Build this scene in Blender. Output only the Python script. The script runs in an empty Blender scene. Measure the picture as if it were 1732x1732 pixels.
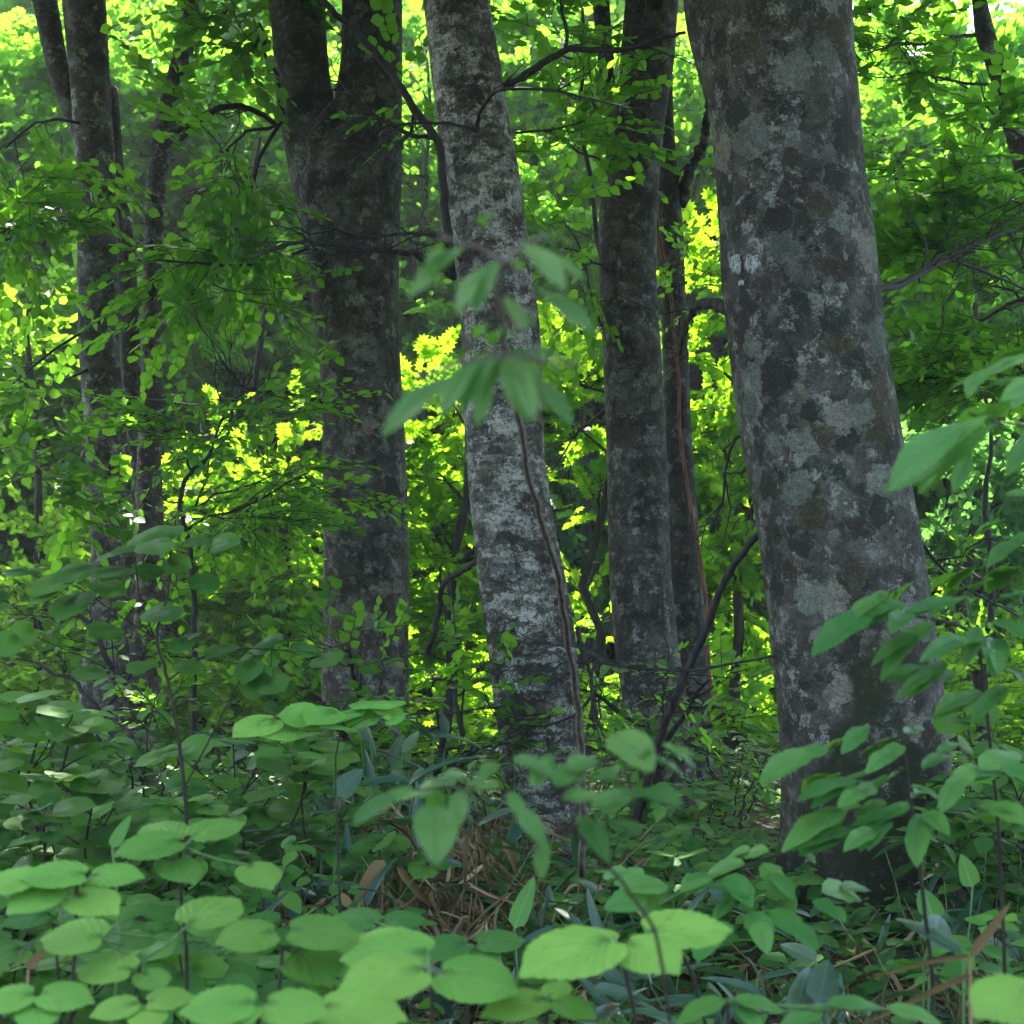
import bpy, math, random
import numpy as np
from mathutils import noise, Vector

R = math.radians
C = bpy.context.scene.collection
scene = bpy.context.scene

# ------------------------------------------------------------------ camera, sky, sun, exposure
CAMH = 1.3                      # eye height
K = 0.63 / 1732                 # width of one photo pixel at 1 m
HY = 1100                       # horizon row
cam_d = bpy.data.cameras.new('camera'); cam = bpy.data.objects.new('camera', cam_d); C.objects.link(cam)
cam_d.sensor_width = 36; cam_d.lens = 36 / 0.63; cam_d.shift_y = (HY - 866) / 1732
cam.location = (0, 0, CAMH); cam.rotation_euler = (R(90), 0, 0)
cam_d.clip_start = 0.05; cam_d.clip_end = 2000
cam_d.dof.use_dof = True; cam_d.dof.focus_distance = 8.6; cam_d.dof.aperture_fstop = 7.2
scene.camera = cam

SUN_EL, SUN_ROT = 58, -14
world = bpy.data.worlds.new('World'); scene.world = world; world.use_nodes = True
wn = world.node_tree
sky = wn.nodes.new('ShaderNodeTexSky'); sky.sky_type = 'NISHITA'; sky.sun_disc = False
sky.sun_elevation = R(SUN_EL); sky.sun_rotation = R(SUN_ROT); sky.air_density = 1.0; sky.dust_density = 3.0; sky.ozone_density = 1.0
bg = wn.nodes['Background']; bg.inputs['Strength'].default_value = 0.15
wn.links.new(sky.outputs[0], bg.inputs['Color'])
sl = bpy.data.lights.new('sun', 'SUN'); sun = bpy.data.objects.new('sun', sl); C.objects.link(sun)
sl.energy = 4.2; sl.angle = R(0.6); sl.color = (1.0, 0.95, 0.86)
sd = Vector((math.sin(R(SUN_ROT)) * math.cos(R(SUN_EL)), math.cos(R(SUN_ROT)) * math.cos(R(SUN_EL)), math.sin(R(SUN_EL))))
sun.rotation_euler = sd.to_track_quat('Z', 'Y').to_euler(); sun.location = sd * 60
scene.view_settings.view_transform = 'Standard'; scene.view_settings.look = 'None'
scene.view_settings.exposure = 2.68; scene.view_settings.gamma = 1
cy = scene.cycles
cy.max_bounces = 10; cy.diffuse_bounces = 5; cy.glossy_bounces = 2; cy.transmission_bounces = 8; cy.transparent_max_bounces = 4
cy.caustics_reflective = False; cy.caustics_refractive = False
cy.use_denoising = True; cy.sample_clamp_indirect = 6

# ------------------------------------------------------------------ helpers
def P(px, py, Y):
    return np.array([(px - 866) * K * Y, Y, CAMH + (HY - py) * K * Y])

def ground_z(x, y):
    z = 0.05 * math.sin(x * 0.9 + 1.3) * math.sin(y * 0.7) + 0.03 * math.sin(2.3 * x + y)
    if y > 26: z += 0.012 * (y - 26) ** 1.5 * min(1, (y - 26) / 10)
    return min(z, 40)

def nrm(a):
    a = np.asarray(a, float); n = np.linalg.norm(a, axis=-1, keepdims=True); return a / np.maximum(n, 1e-9)

def link(name, me, mat, parent=None):
    o = bpy.data.objects.new(name, me); C.objects.link(o)
    if mat is not None and not me.materials: me.materials.append(mat)
    if parent is not None: o.parent = parent
    return o

def thing(name, label, cat, loc=(0, 0, 0), group=None):
    o = bpy.data.objects.new(name, None); C.objects.link(o); o.location = loc; o.empty_display_size = 0.2
    o['label'] = label; o['category'] = cat
    if group: o['group'] = group
    return o

def tag(o, label, cat, group=None):
    o['label'] = label; o['category'] = cat
    if group: o['group'] = group
    return o

def copy_tree(o, loc, rz, sc, label, group=None):
    r = o.copy(); C.objects.link(r); r.location = loc; r.rotation_euler = (0, 0, rz); r.scale = (sc, sc, sc)
    r['label'] = label
    if group: r['group'] = group
    for ch in list(o.children):
        c = ch.copy(); C.objects.link(c); c.parent = r
        for g in ch.children:
            d = g.copy(); C.objects.link(d); d.parent = c
    return r

class Acc:
    """collects vertices and faces; optional per-leaf number and leaf coordinates"""
    def __init__(s): s.v = []; s.l = []; s.t = []; s.n = 0; s.rnd = []; s.uv = []; s.marks = []
    def mark(s): s.marks.append((len(s.v), len(s.l), len(s.t), s.n))
    def raw(s, V, faces, rnd=0.0, uv=None):
        V = np.asarray(V, float)
        s.v.append(V)
        for f in faces:
            s.l.append(np.asarray(f) + s.n)
        s.t.append(np.array([len(f) for f in faces]))
        s.rnd.append(np.full(len(V), rnd)); s.uv.append(np.zeros((len(V), 3)) if uv is None else uv)
        s.n += len(V)
    def leaves(s, tmpl, Pb, D, N, S, rnd, wid=None):
        TV, TF, _ = tmpl
        Pb = np.asarray(Pb, float); M = len(Pb)
        if M == 0: return
        y = nrm(D); x = nrm(np.cross(y, N)); z = np.cross(x, y)
        S = np.asarray(S, float).reshape(-1, 1, 1) * np.ones((M, 1, 1))
        W = np.ones((M, 1, 1)) if wid is None else np.asarray(wid, float).reshape(-1, 1, 1)
        V = Pb[:, None, :] + S * (W * TV[None, :, 0:1] * x[:, None, :] + TV[None, :, 1:2] * y[:, None, :] + TV[None, :, 2:3] * z[:, None, :])
        n = len(TV)
        s.v.append(V.reshape(-1, 3))
        fl = np.concatenate([np.asarray(f) for f in TF]); ft = np.array([len(f) for f in TF])
        off = s.n + np.arange(M) * n
        s.l.append((fl[None, :] + off[:, None]).reshape(-1)); s.t.append(np.tile(ft, M))
        s.rnd.append(np.repeat(np.asarray(rnd, float) * np.ones(M), n))
        s.uv.append(np.tile(TV * np.array([1, 1, 0]), (M, 1)))
        s.n += M * n
    def tube(s, pts, rad, sides=6, caps=True):
        pts = np.asarray(pts, float); rad = np.asarray(rad, float) * np.ones(len(pts)); m = len(pts)
        t = nrm(np.gradient(pts, axis=0))
        ref = np.array([0, 0, 1.0]) if abs(t[0][2]) < 0.9 else np.array([1.0, 0, 0])
        a = nrm(np.cross(t, ref + np.zeros_like(t))); b = np.cross(t, a)
        ang = np.linspace(0, 2 * np.pi, sides, endpoint=False)
        V = pts[:, None] + rad[:, None, None] * (np.cos(ang)[None, :, None] * a[:, None] + np.sin(ang)[None, :, None] * b[:, None])
        i = np.arange(m - 1)[:, None] * sides; j = np.arange(sides)[None, :]; j2 = (j + 1) % sides
        F = np.stack([i + j, i + j2, i + sides + j2, i + sides + j], -1).reshape(-1, 4)
        s.v.append(V.reshape(-1, 3)); s.l.append((F + s.n).reshape(-1)); s.t.append(np.full(len(F), 4))
        s.rnd.append(np.zeros(m * sides)); s.uv.append(np.zeros((m * sides, 3)))
        if caps:
            e = (m - 1) * sides
            s.l.append(np.arange(e, e + sides) + s.n); s.t.append(np.array([sides]))
            s.l.append(np.arange(sides - 1, -1, -1) + s.n); s.t.append(np.array([sides]))
        s.n += m * sides
    def build(s, name, mat, parent=None, smooth=True, origin=None):
        if len(s.marks) > 1 and parent is not None:                                # each branch system its own object
            ends = s.marks[1:] + [(len(s.v), len(s.l), len(s.t), s.n)]
            for (v0, l0, t0, n0), (v1, l1, t1, n1) in zip(s.marks, ends):
                q = Acc(); q.v = s.v[v0:v1]; q.l = [a_ - n0 for a_ in s.l[l0:l1]]; q.t = s.t[t0:t1]; q.rnd = s.rnd[v0:v1]; q.uv = s.uv[v0:v1]
                r_ = q.build(name, mat, parent, smooth, origin)
            return r_
        me = bpy.data.meshes.new(name)
        V = np.concatenate(s.v)
        if origin is not None: V = V - np.asarray(origin, float)
        L = np.concatenate(s.l).astype(np.int32); T = np.concatenate(s.t).astype(np.int32)
        me.vertices.add(len(V)); me.vertices.foreach_set('co', V.astype(np.float32).ravel())
        me.loops.add(len(L)); me.loops.foreach_set('vertex_index', L)
        me.polygons.add(len(T)); st = np.concatenate([[0], np.cumsum(T)[:-1]]).astype(np.int32)
        me.polygons.foreach_set('loop_start', st)
        me.polygons.foreach_set('use_smooth', np.full(len(T), smooth))
        me.update(calc_edges=True)
        a = me.attributes.new('rnd', 'FLOAT', 'POINT'); a.data.foreach_set('value', np.concatenate(s.rnd).astype(np.float32))
        a = me.attributes.new('luv', 'FLOAT_VECTOR', 'POINT'); a.data.foreach_set('vector', np.concatenate(s.uv).astype(np.float32).ravel())
        me.validate()
        return link(name, me, mat, parent)

# ------------------------------------------------------------------ leaf shapes (base at 0, tip at y = 1)
def t_simple(w=0.33, fold=0.07, curl=-0.1):
    V = np.array([(0, 0, 0), (w, .3, fold), (w * .9, .62, fold + curl * .4), (0, 1, curl), (-w * .9, .62, fold + curl * .4), (-w, .3, fold)])
    return V, [(0, 1, 2, 3), (0, 3, 4, 5)], None
def t_grid(wf, n, cols, fold=0.08, curl=-0.15, wave=0.0, serr=0.0, nser=9):
    V = []; F = []
    cs = np.linspace(-1, 1, cols)
    for i in range(n + 1):
        t = i / n
        for c in cs:
            w = wf(t); k = 1.0
            if abs(c) == 1 and serr: w *= 1 + serr * (1 if i % 2 else -1)
            z = fold * abs(c) * w * 2 + curl * t * t + wave * math.sin(t * 14) * abs(c) * w
            V.append((c * w, t, z))
    for i in range(n):
        for j in range(cols - 1):
            a = i * cols + j; F.append((a, a + 1, a + cols + 1, a + cols))
    return np.array(V), F, None
def t_round(n=28, rings=2, cup=-0.22, tip=0.1, notch=0.13, serr=0.003, ripple=0.012, sq=1.0, ser_n=22):
    V = [(0, 0.06, 0)]; F = []
    cx, cyy = 0, 0.44
    def out(ph):
        q = abs((ph + math.pi) % (2 * math.pi) - math.pi)
        r = 0.49 + tip * math.exp(-(q / .2) ** 2) - notch * math.exp(-((math.pi - q) / .3) ** 2) + serr * math.sin(ser_n * q * 2)
        return (r * math.sin(ph) * sq, cyy + r * math.cos(ph))
    c0 = np.array([0, 0.10])
    for r in range(1, rings + 1):
        f = (r / rings) ** 0.8
        for i in range(n):
            x, y = out(2 * math.pi * i / n)
            x = c0[0] + (x - c0[0]) * f; y = c0[1] + (y - c0[1]) * f
            s = y - 0.75 * abs(x)
            z = cup * (abs(x) ** 2) + 0.10 * abs(x) - 0.16 * (y - .3) ** 2 + ripple * math.sin(s * 46) * min(1, abs(x) * 8)
            V.append((x, y, z))
    for i in range(n): F.append((0, 1 + (i + 1) % n, 1 + i))
    for r in range(1, rings):
        a = 1 + (r - 1) * n; b = 1 + r * n
        for i in range(n): F.append((a + i, a + (i + 1) % n, b + (i + 1) % n, b + i))
    V = np.array(V); return V, F, None
def t_palm(lobes=7, deep=0.5, droop=-0.12):
    V = [(0, 0.0, 0)]; spread = R(250)
    for i in range(lobes * 2 - 1):
        a = -spread / 2 + spread * i / (lobes * 2 - 2)
        r = 0.62 * (1 - 0.30 * abs(a / (spread / 2)) ** 1.6) if i % 2 == 0 else 0.62 * deep
        V.append((r * math.sin(a), 0.32 + r * math.cos(a), droop * (r ** 2) * 2 * (1 if i % 2 == 0 else .5)))
    V = np.array(V); n = len(V)
    V = np.vstack([V, [(0, 0.32, 0.02)]])
    F = [(n, i + 1, i) for i in range(1, n - 1)] + [(n, 1, 0), (n, 0, n - 1)]
    return V, F, None
ov = lambda t: 0.30 * math.sin(math.pi * t ** 0.8) ** 0.75 + 0.0
LEAF = t_simple(0.31)
LEAF_W = t_simple(0.40, 0.04, -0.06)
OVAL = t_grid(lambda t: 0.30 * max(0, math.sin(math.pi * min(1, t ** .85))) ** 0.8, 8, 5, .08, -.2, .03, .05)
BIGOVAL = t_grid(lambda t: 0.155 * max(0, math.sin(math.pi * min(1, t ** 1.35))) ** 0.85, 18, 7, .10, -.28, .08, .03)
SERR = t_grid(lambda t: 0.27 * max(0, math.sin(math.pi * min(1, t ** .8))) ** 0.75, 30, 5, .08, -.2, .06, .05)
BLADE = t_grid(lambda t: 0.085 * max(0, math.sin(math.pi * min(1, t ** .6))) ** 0.6, 12, 3, .25, -.45)
BLADE_F = t_grid(lambda t: 0.10 * max(0, math.sin(math.pi * min(1, t ** .55))) ** 0.6, 10, 3, .15, -.12)
CURLED = t_grid(lambda t: 0.038 * max(0, math.sin(math.pi * min(1, t ** .7))) ** 0.6, 12, 3, 1.2, -.7, .6)
ROUND_HI = t_round(56, 4)
ROUND_MID = t_round(20, 2)
ROUND_LO = t_round(10, 1, serr=0, ripple=0)
MAPLE = t_palm(7, .52)
MAPLE_LO = t_palm(5, .55)

# ------------------------------------------------------------------ materials
def nt(name):
    m = bpy.data.materials.new(name); m.use_nodes = True; t = m.node_tree; t.nodes.clear()
    return m, t, t.nodes, t.links
def ramp(nodes, stops, interp='LINEAR'):
    r = nodes.new('ShaderNodeValToRGB'); e = r.color_ramp.elements; r.color_ramp.interpolation = interp
    while len(e) < len(stops): e.new(0.5)
    for el, (p, c) in zip(e, stops): el.position = p; el.color = (*c, 1) if len(c) == 3 else c
    return r
def mth(nodes, links, op, a, b=None, c=None):
    n = nodes.new('ShaderNodeMath'); n.operation = op
    for i, q in enumerate((a, b, c)):
        if q is None: continue
        if isinstance(q, (int, float)): n.inputs[i].default_value = q
        else: links.new(q, n.inputs[i])
    return n.outputs[0]

def leaf_mat(name, stops, trans, tw=0.45, rough=0.5, spec=0.35, veins=8, slope=.75, vein_amt=.25, vein_gain=1.35, bump=.25, spots=0.0):
    m, t, N, L = nt(name)
    at = N.new('ShaderNodeAttribute'); at.attribute_name = 'rnd'
    uv = N.new('ShaderNodeAttribute'); uv.attribute_name = 'luv'
    rp = ramp(N, stops); L.new(at.outputs['Fac'], rp.inputs[0])
    sep = N.new('ShaderNodeSeparateXYZ'); L.new(uv.outputs['Vector'], sep.inputs[0])
    ax = mth(N, L, 'ABSOLUTE', sep.outputs[0])
    s = mth(N, L, 'MULTIPLY_ADD', ax, -slope, sep.outputs[1])
    fr = mth(N, L, 'FRACT', mth(N, L, 'MULTIPLY', s, veins))
    tri = mth(N, L, 'ABSOLUTE', mth(N, L, 'SUBTRACT', fr, 0.5))          # 0 in the vein
    mr = N.new('ShaderNodeMapRange'); L.new(tri, mr.inputs[0]); mr.inputs[1].default_value = 0.0; mr.inputs[2].default_value = 0.10; mr.inputs[3].default_value = 1; mr.inputs[4].default_value = 0
    m2 = N.new('ShaderNodeMapRange'); L.new(ax, m2.inputs[0]); m2.inputs[1].default_value = 0.004; m2.inputs[2].default_value = 0.016; m2.inputs[3].default_value = 1; m2.inputs[4].default_value = 0
    vein = mth(N, L, 'MAXIMUM', mth(N, L, 'MULTIPLY', mr.outputs[0], .55), m2.outputs[0])
    no = N.new('ShaderNodeTexNoise'); no.inputs['Scale'].default_value = 9; no.inputs['Detail'].default_value = 3
    tc = N.new('ShaderNodeTexCoord'); L.new(tc.outputs['Object'], no.inputs['Vector'])
    hs = N.new('ShaderNodeHueSaturation'); L.new(rp.outputs[0], hs.inputs['Color'])
    oi = N.new('ShaderNodeObjectInfo'); ov_ = mth(N, L, 'MULTIPLY_ADD', oi.outputs['Random'], .5, .75)
    L.new(mth(N, L, 'MULTIPLY', mth(N, L, 'MULTIPLY_ADD', no.outputs[0], 0.9, 0.55), ov_), hs.inputs['Value'])
    L.new(mth(N, L, 'MULTIPLY_ADD', at.outputs['Fac'], -.02, .507), hs.inputs['Hue'])
    mx = N.new('ShaderNodeMix'); mx.data_type = 'RGBA'; L.new(mth(N, L, 'MULTIPLY', vein, vein_amt), mx.inputs['Factor'])
    L.new(hs.outputs[0], mx.inputs['A'])
    g = N.new('ShaderNodeHueSaturation'); g.inputs['Value'].default_value = vein_gain * 1.5; g.inputs['Saturation'].default_value = .85; L.new(hs.outputs[0], g.inputs['Color']); L.new(g.outputs[0], mx.inputs['B'])
    col = mx.outputs['Result']
    if spots:
        sp = N.new('ShaderNodeTexNoise'); sp.inputs['Scale'].default_value = 70; L.new(tc.outputs['Object'], sp.inputs['Vector'])
        r2 = ramp(N, [(0.70, (0, 0, 0)), (0.74, (1, 1, 1))]); L.new(sp.outputs[0], r2.inputs[0])
        m3 = N.new('ShaderNodeMix'); m3.data_type = 'RGBA'; L.new(mth(N, L, 'MULTIPLY', r2.outputs[0], spots), m3.inputs['Factor']); L.new(col, m3.inputs['A']); m3.inputs['B'].default_value = (.16, .12, .04, 1); col = m3.outputs['Result']
    pr = N.new('ShaderNodeBsdfPrincipled'); L.new(col, pr.inputs['Base Color']); pr.inputs['Roughness'].default_value = rough
    pr.inputs['Specular IOR Level'].default_value = spec
    if bump:
        bp = N.new('ShaderNodeBump'); bp.inputs['Strength'].default_value = bump; bp.inputs['Distance'].default_value = 0.002; bp.invert = True
        L.new(vein, bp.inputs['Height']); L.new(bp.outputs[0], pr.inputs['Normal'])
    tr = N.new('ShaderNodeBsdfTranslucent')
    tm = N.new('ShaderNodeMix'); tm.data_type = 'RGBA'; tm.blend_type = 'MULTIPLY'; tm.inputs['Factor'].default_value = 1
    tm.inputs['A'].default_value = (*trans, 1)
    rv = ramp(N, [(0, (.75, .8, .8)), (1, (1.15, 1.1, 1.0))]); L.new(at.outputs['Fac'], rv.inputs[0]); L.new(rv.outputs[0], tm.inputs['B'])
    L.new(tm.outputs['Result'], tr.inputs['Color'])
    ms = N.new('ShaderNodeMixShader'); ms.inputs[0].default_value = tw; L.new(pr.outputs[0], ms.inputs[1]); L.new(tr.outputs[0], ms.inputs[2])
    out = N.new('ShaderNodeOutputMaterial'); L.new(ms.outputs[0], out.inputs[0])
    return m

M = {}
M['beech_leaf'] = leaf_mat('beech_leaf', [(0, (.022, .07, .012)), (.6, (.035, .115, .015)), (1, (.055, .15, .02))], (.25, .60, .028), .56, .45, .35, 9, .6, .12, 1.1, .1)
M['maple_leaf'] = leaf_mat('maple_leaf', [(0, (.04, .10, .02)), (1, (.07, .17, .03))], (.31, .60, .018), .6, .5, .25, 6, .8, .10, 1.1, .1)
M['sun_leaf'] = leaf_mat('sun_leaf', [(0, (.03, .08, .02)), (.7, (.05, .13, .025)), (1, (.08, .16, .03))], (.28, .57, .025), .6, .55, .12, 8, .6, .10, 1.1, .0)
M['mid_leaf'] = leaf_mat('mid_leaf', [(0, (.03, .09, .018)), (1, (.065, .16, .03))], (.22, .54, .03), .56, .55, .15, 8, .6, .10, 1.1, .0)
M['cool_leaf'] = leaf_mat('cool_leaf', [(0, (.02, .07, .035)), (1, (.05, .14, .06))], (.16, .40, .07), .5, .5, .3, 8, .6, .10, 1.1, .0)
M['shrub_leaf'] = leaf_mat('shrub_leaf', [(0, (.028, .10, .014)), (.5, (.048, .15, .020)), (1, (.08, .20, .028))], (.19, .46, .02), .35, .55, .28, 9, .75, .22, 1.2, .5, .15)
M['pale_leaf'] = leaf_mat('pale_leaf', [(0, (.115, .28, .04)), (1, (.155, .34, .05))], (.20, .44, .03), .34, .55, .28, 9, .75, .5, 1.2, 1.0, .8)
M['broad_leaf'] = leaf_mat('broad_leaf', [(0, (.042, .145, .026)), (1, (.07, .20, .036))], (.17, .42, .03), .35, .48, .35, 13, .55, .38, 1.25, 1.0, .5)
M['shade_leaf'] = leaf_mat('shade_leaf', [(0, (.022, .085, .022)), (1, (.04, .13, .032))], (.12, .38, .03), .4, .5, .25, 12, .55, .2, 1.2, .5)
M['bamboo_leaf'] = leaf_mat('bamboo_leaf', [(0, (.02, .06, .035)), (.7, (.04, .09, .05)), (1, (.06, .13, .05))], (.07, .16, .03), .3, .38, .5, 3, 0.1, .3, 1.5, .2)
M['dry_leaf'] = leaf_mat('dry_leaf', [(0, (.06, .036, .014)), (.5, (.16, .11, .042)), (1, (.46, .37, .17))], (.22, .13, .04), .2, .7, .2, 4, .1, .3, .8, .3)

def wood_mat(name, c0, c1, sc=30, rough=.75, stretch=(1, 1, .2)):
    m, t, N, L = nt(name)
    tc = N.new('ShaderNodeTexCoord'); mp = N.new('ShaderNodeMapping'); mp.inputs['Scale'].default_value = stretch; L.new(tc.outputs['Object'], mp.inputs[0])
    no = N.new('ShaderNodeTexNoise'); no.inputs['Scale'].default_value = sc; no.inputs['Detail'].default_value = 5; L.new(mp.outputs[0], no.inputs['Vector'])
    rp = ramp(N, [(.35, c0), (.65, c1)]); L.new(no.outputs[0], rp.inputs[0])
    pr = N.new('ShaderNodeBsdfPrincipled'); pr.inputs['Roughness'].default_value = rough; pr.inputs['Specular IOR Level'].default_value = .25; L.new(rp.outputs[0], pr.inputs['Base Color'])
    bp = N.new('ShaderNodeBump'); bp.inputs['Strength'].default_value = .4; bp.inputs['Distance'].default_value = .003; L.new(no.outputs[0], bp.inputs['Height']); L.new(bp.outputs[0], pr.inputs['Normal'])
    out = N.new('ShaderNodeOutputMaterial'); L.new(pr.outputs[0], out.inputs[0]); return m
M['twig'] = wood_mat('twig', (.014, .011, .009), (.038, .032, .026))
M['stem'] = wood_mat('stem', (.014, .011, .007), (.040, .031, .018), 60)
M['green_stem'] = wood_mat('green_stem', (.05, .11, .03), (.10, .18, .05), 60)
M['dry_stem'] = wood_mat('dry_stem', (.12, .06, .03), (.32, .21, .10), 50)
M['vine'] = wood_mat('vine', (.07, .05, .04), (.17, .13, .11), 60)
M['red_vine'] = wood_mat('red_vine', (.08, .03, .015), (.20, .09, .05), 50)
M['far_bark'] = wood_mat('far_bark', (.07, .07, .065), (.22, .22, .21), 5)
M['lichen'] = wood_mat('lichen', (.07, .075, .065), (.36, .38, .34), 55, .9, (1, 1, 1))

def bark_mat(name, seed, light=1.0, stripes=.4, patch=.55, moss_h=0.0, moss_x=0.0, patch_sc=7.0, crust=.57, crust_sc=9.0, band=0.0):
    m, t, N, L = nt(name)
    tc = N.new('ShaderNodeTexCoord')
    mp = N.new('ShaderNodeMapping'); mp.inputs['Location'].default_value = (seed * 3.1, seed * 1.7, seed * 2.3); L.new(tc.outputs['Object'], mp.inputs[0])
    def noi(scale, detail=6, rough=.6, vec=None, dist=0):
        n = N.new('ShaderNodeTexNoise'); n.inputs['Scale'].default_value = scale; n.inputs['Detail'].default_value = detail; n.inputs['Roughness'].default_value = rough; n.inputs['Distortion'].default_value = dist
        L.new(vec or mp.outputs[0], n.inputs['Vector']); return n
    def mixc(f, a, b, mode='MIX'):
        x = N.new('ShaderNodeMix'); x.data_type = 'RGBA'; x.blend_type = mode
        if isinstance(f, (int, float)): x.inputs['Factor'].default_value = f
        else: L.new(f, x.inputs['Factor'])
        for k, q in (('A', a), ('B', b)):
            if isinstance(q, tuple): x.inputs[k].default_value = (*q, 1)
            else: L.new(q, x.inputs[k])
        return x.outputs['Result']
    def thr(v, lo, hi):
        r = N.new('ShaderNodeMapRange'); r.interpolation_type = 'SMOOTHSTEP'; L.new(v, r.inputs[0]); r.inputs[1].default_value = lo; r.inputs[2].default_value = hi; return r.outputs[0]
    # distorted coordinates give the lichen blotches ragged rims
    dn = noi(16, 5, .65); dn2 = noi(70, 3, .6)
    sub = N.new('ShaderNodeVectorMath'); sub.operation = 'SUBTRACT'; L.new(dn.outputs['Color'], sub.inputs[0]); sub.inputs[1].default_value = (.5, .5, .5)
    sc = N.new('ShaderNodeVectorMath'); sc.operation = 'SCALE'; L.new(sub.outputs[0], sc.inputs[0]); sc.inputs['Scale'].default_value = .13
    sub2 = N.new('ShaderNodeVectorMath'); sub2.operation = 'SUBTRACT'; L.new(dn2.outputs['Color'], sub2.inputs[0]); sub2.inputs[1].default_value = (.5, .5, .5)
    sc2 = N.new('ShaderNodeVectorMath'); sc2.operation = 'SCALE'; L.new(sub2.outputs[0], sc2.inputs[0]); sc2.inputs['Scale'].default_value = .035
    ad = N.new('ShaderNodeVectorMath'); L.new(mp.outputs[0], ad.inputs[0]); L.new(sc.outputs[0], ad.inputs[1])
    ad2 = N.new('ShaderNodeVectorMath'); L.new(ad.outputs[0], ad2.inputs[0]); L.new(sc2.outputs[0], ad2.inputs[1])
    wv = ad2.outputs[0]
    def vor(scale, vec):
        v = N.new('ShaderNodeTexVoronoi'); v.inputs['Scale'].default_value = scale; L.new(vec, v.inputs['Vector']); return v
    a = light
    base = ramp(N, [(.36, (.022 * a, .018 * a, .013 * a)), (.44, (.045 * a, .038 * a, .028 * a)), (.52, (.085 * a, .077 * a, .062 * a)), (.60, (.14 * a, .13 * a, .11 * a)), (.68, (.21 * a, .20 * a, .18 * a))])
    bn = noi(5.0, 12, .80, wv); L.new(bn.outputs[0], base.inputs[0])
    col = base.outputs[0]
    # big blotches of several lichens, each cell with its own colour
    v1 = vor(patch_sc, wv); pc = ramp(N, [(0, (.022, .022, .016)), (.14, (.055, .046, .026)), (.26, (.085, .098, .082)), (.36, (.036, .030, .020)), (.48, (.105, .115, .10)), (.58, (.022, .028, .020)), (.68, (.17, .155, .13)), (.80, (.045, .038, .020)), (.88, (.14, .15, .13)), (.94, (.028, .026, .018))], 'CONSTANT')
    sx = N.new('ShaderNodeSeparateColor'); L.new(v1.outputs['Color'], sx.inputs[0]); L.new(sx.outputs[0], pc.inputs[0])
    rad = mth(N, L, 'MULTIPLY_ADD', sx.outputs[1], .45, .22)
    m1 = mth(N, L, 'MULTIPLY', thr(mth(N, L, 'SUBTRACT', rad, v1.outputs['Distance']), 0, .018), patch)
    pcl = mixc(thr(noi(75, 8, .8).outputs[0], .38, .64), mixc(1.0, pc.outputs[0], (.62, .6, .55), 'MULTIPLY'), mixc(1.0, pc.outputs[0], (1.55, 1.5, 1.45), 'MULTIPLY'))
    col = mixc(m1, col, pcl)
    # middle pale blotches
    v2 = vor(patch_sc * 2.6, wv); s2 = N.new('ShaderNodeSeparateColor'); L.new(v2.outputs['Color'], s2.inputs[0])
    r2 = mth(N, L, 'MULTIPLY_ADD', s2.outputs[0], 1.3, -.72)
    zone = thr(noi(2.1, 3).outputs[0], .42, .6)
    m2 = mth(N, L, 'MULTIPLY', thr(mth(N, L, 'SUBTRACT', r2, v2.outputs['Distance']), 0, .02), mth(N, L, 'MULTIPLY_ADD', zone, .65, .25))
    col = mixc(m2, col, mixc(s2.outputs[2], (.16 * a, .17 * a, .15 * a), (.29 * a, .27 * a, .245 * a)))
    # crisp bone-white crust and speckle
    w1 = noi(crust_sc, 12, .78, wv); w2 = noi(46, 8, .78)
    mw = mth(N, L, 'MULTIPLY', thr(w1.outputs[0], crust - .02, crust), thr(w2.outputs[0], .40, .47))
    col = mixc(mth(N, L, 'MULTIPLY', mw, .9), col, (.34 * a, .33 * a, .30 * a))
    msp = thr(noi(95, 4, .6).outputs[0], .63, .67); col = mixc(mth(N, L, 'MULTIPLY', msp, .45), col, (.27 * a, .27 * a, .26 * a))
    # dark algae / moss
    dk = mth(N, L, 'MULTIPLY', thr(noi(6.5, 12, .82, wv).outputs[0], .53, .565), .8); col = mixc(dk, col, (.017, .018, .012))
    dk2 = thr(noi(30, 10, .82).outputs[0], .55, .59); col = mixc(mth(N, L, 'MULTIPLY', dk2, .7), col, (.02, .018, .013))
    col = mixc(mth(N, L, 'MULTIPLY', m1, .6), col, pcl)
    e1 = mth(N, L, 'SUBTRACT', rad, v1.outputs['Distance']); rim = mth(N, L, 'MULTIPLY', thr(e1, -.012, .0), mth(N, L, 'SUBTRACT', 1.0, thr(e1, .018, .045)))
    rim = mth(N, L, 'MULTIPLY', rim, mth(N, L, 'MULTIPLY', thr(w2.outputs[0], .40, .55), .5 * patch)); col = mixc(rim, col, (.25 * a, .25 * a, .22 * a))
    # level lenticel streaks
    st = N.new('ShaderNodeMapping'); st.inputs['Scale'].default_value = (1.0, 1.0, 7.5); L.new(wv, st.inputs[0])
    sn = noi(5.0, 10, .74, st.outputs[0]); ms = mth(N, L, 'MULTIPLY', thr(sn.outputs[0], .51, .55), stripes); col = mixc(ms, col, (.024, .021, .017))
    st2 = N.new('ShaderNodeMapping'); st2.inputs['Scale'].default_value = (1, 1, 14); L.new(mp.outputs[0], st2.inputs[0])
    sn2 = noi(14, 4, .5, st2.outputs[0]); col = mixc(mth(N, L, 'MULTIPLY', thr(sn2.outputs[0], .5, .75), .35), col, (.03, .028, .022))
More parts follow.
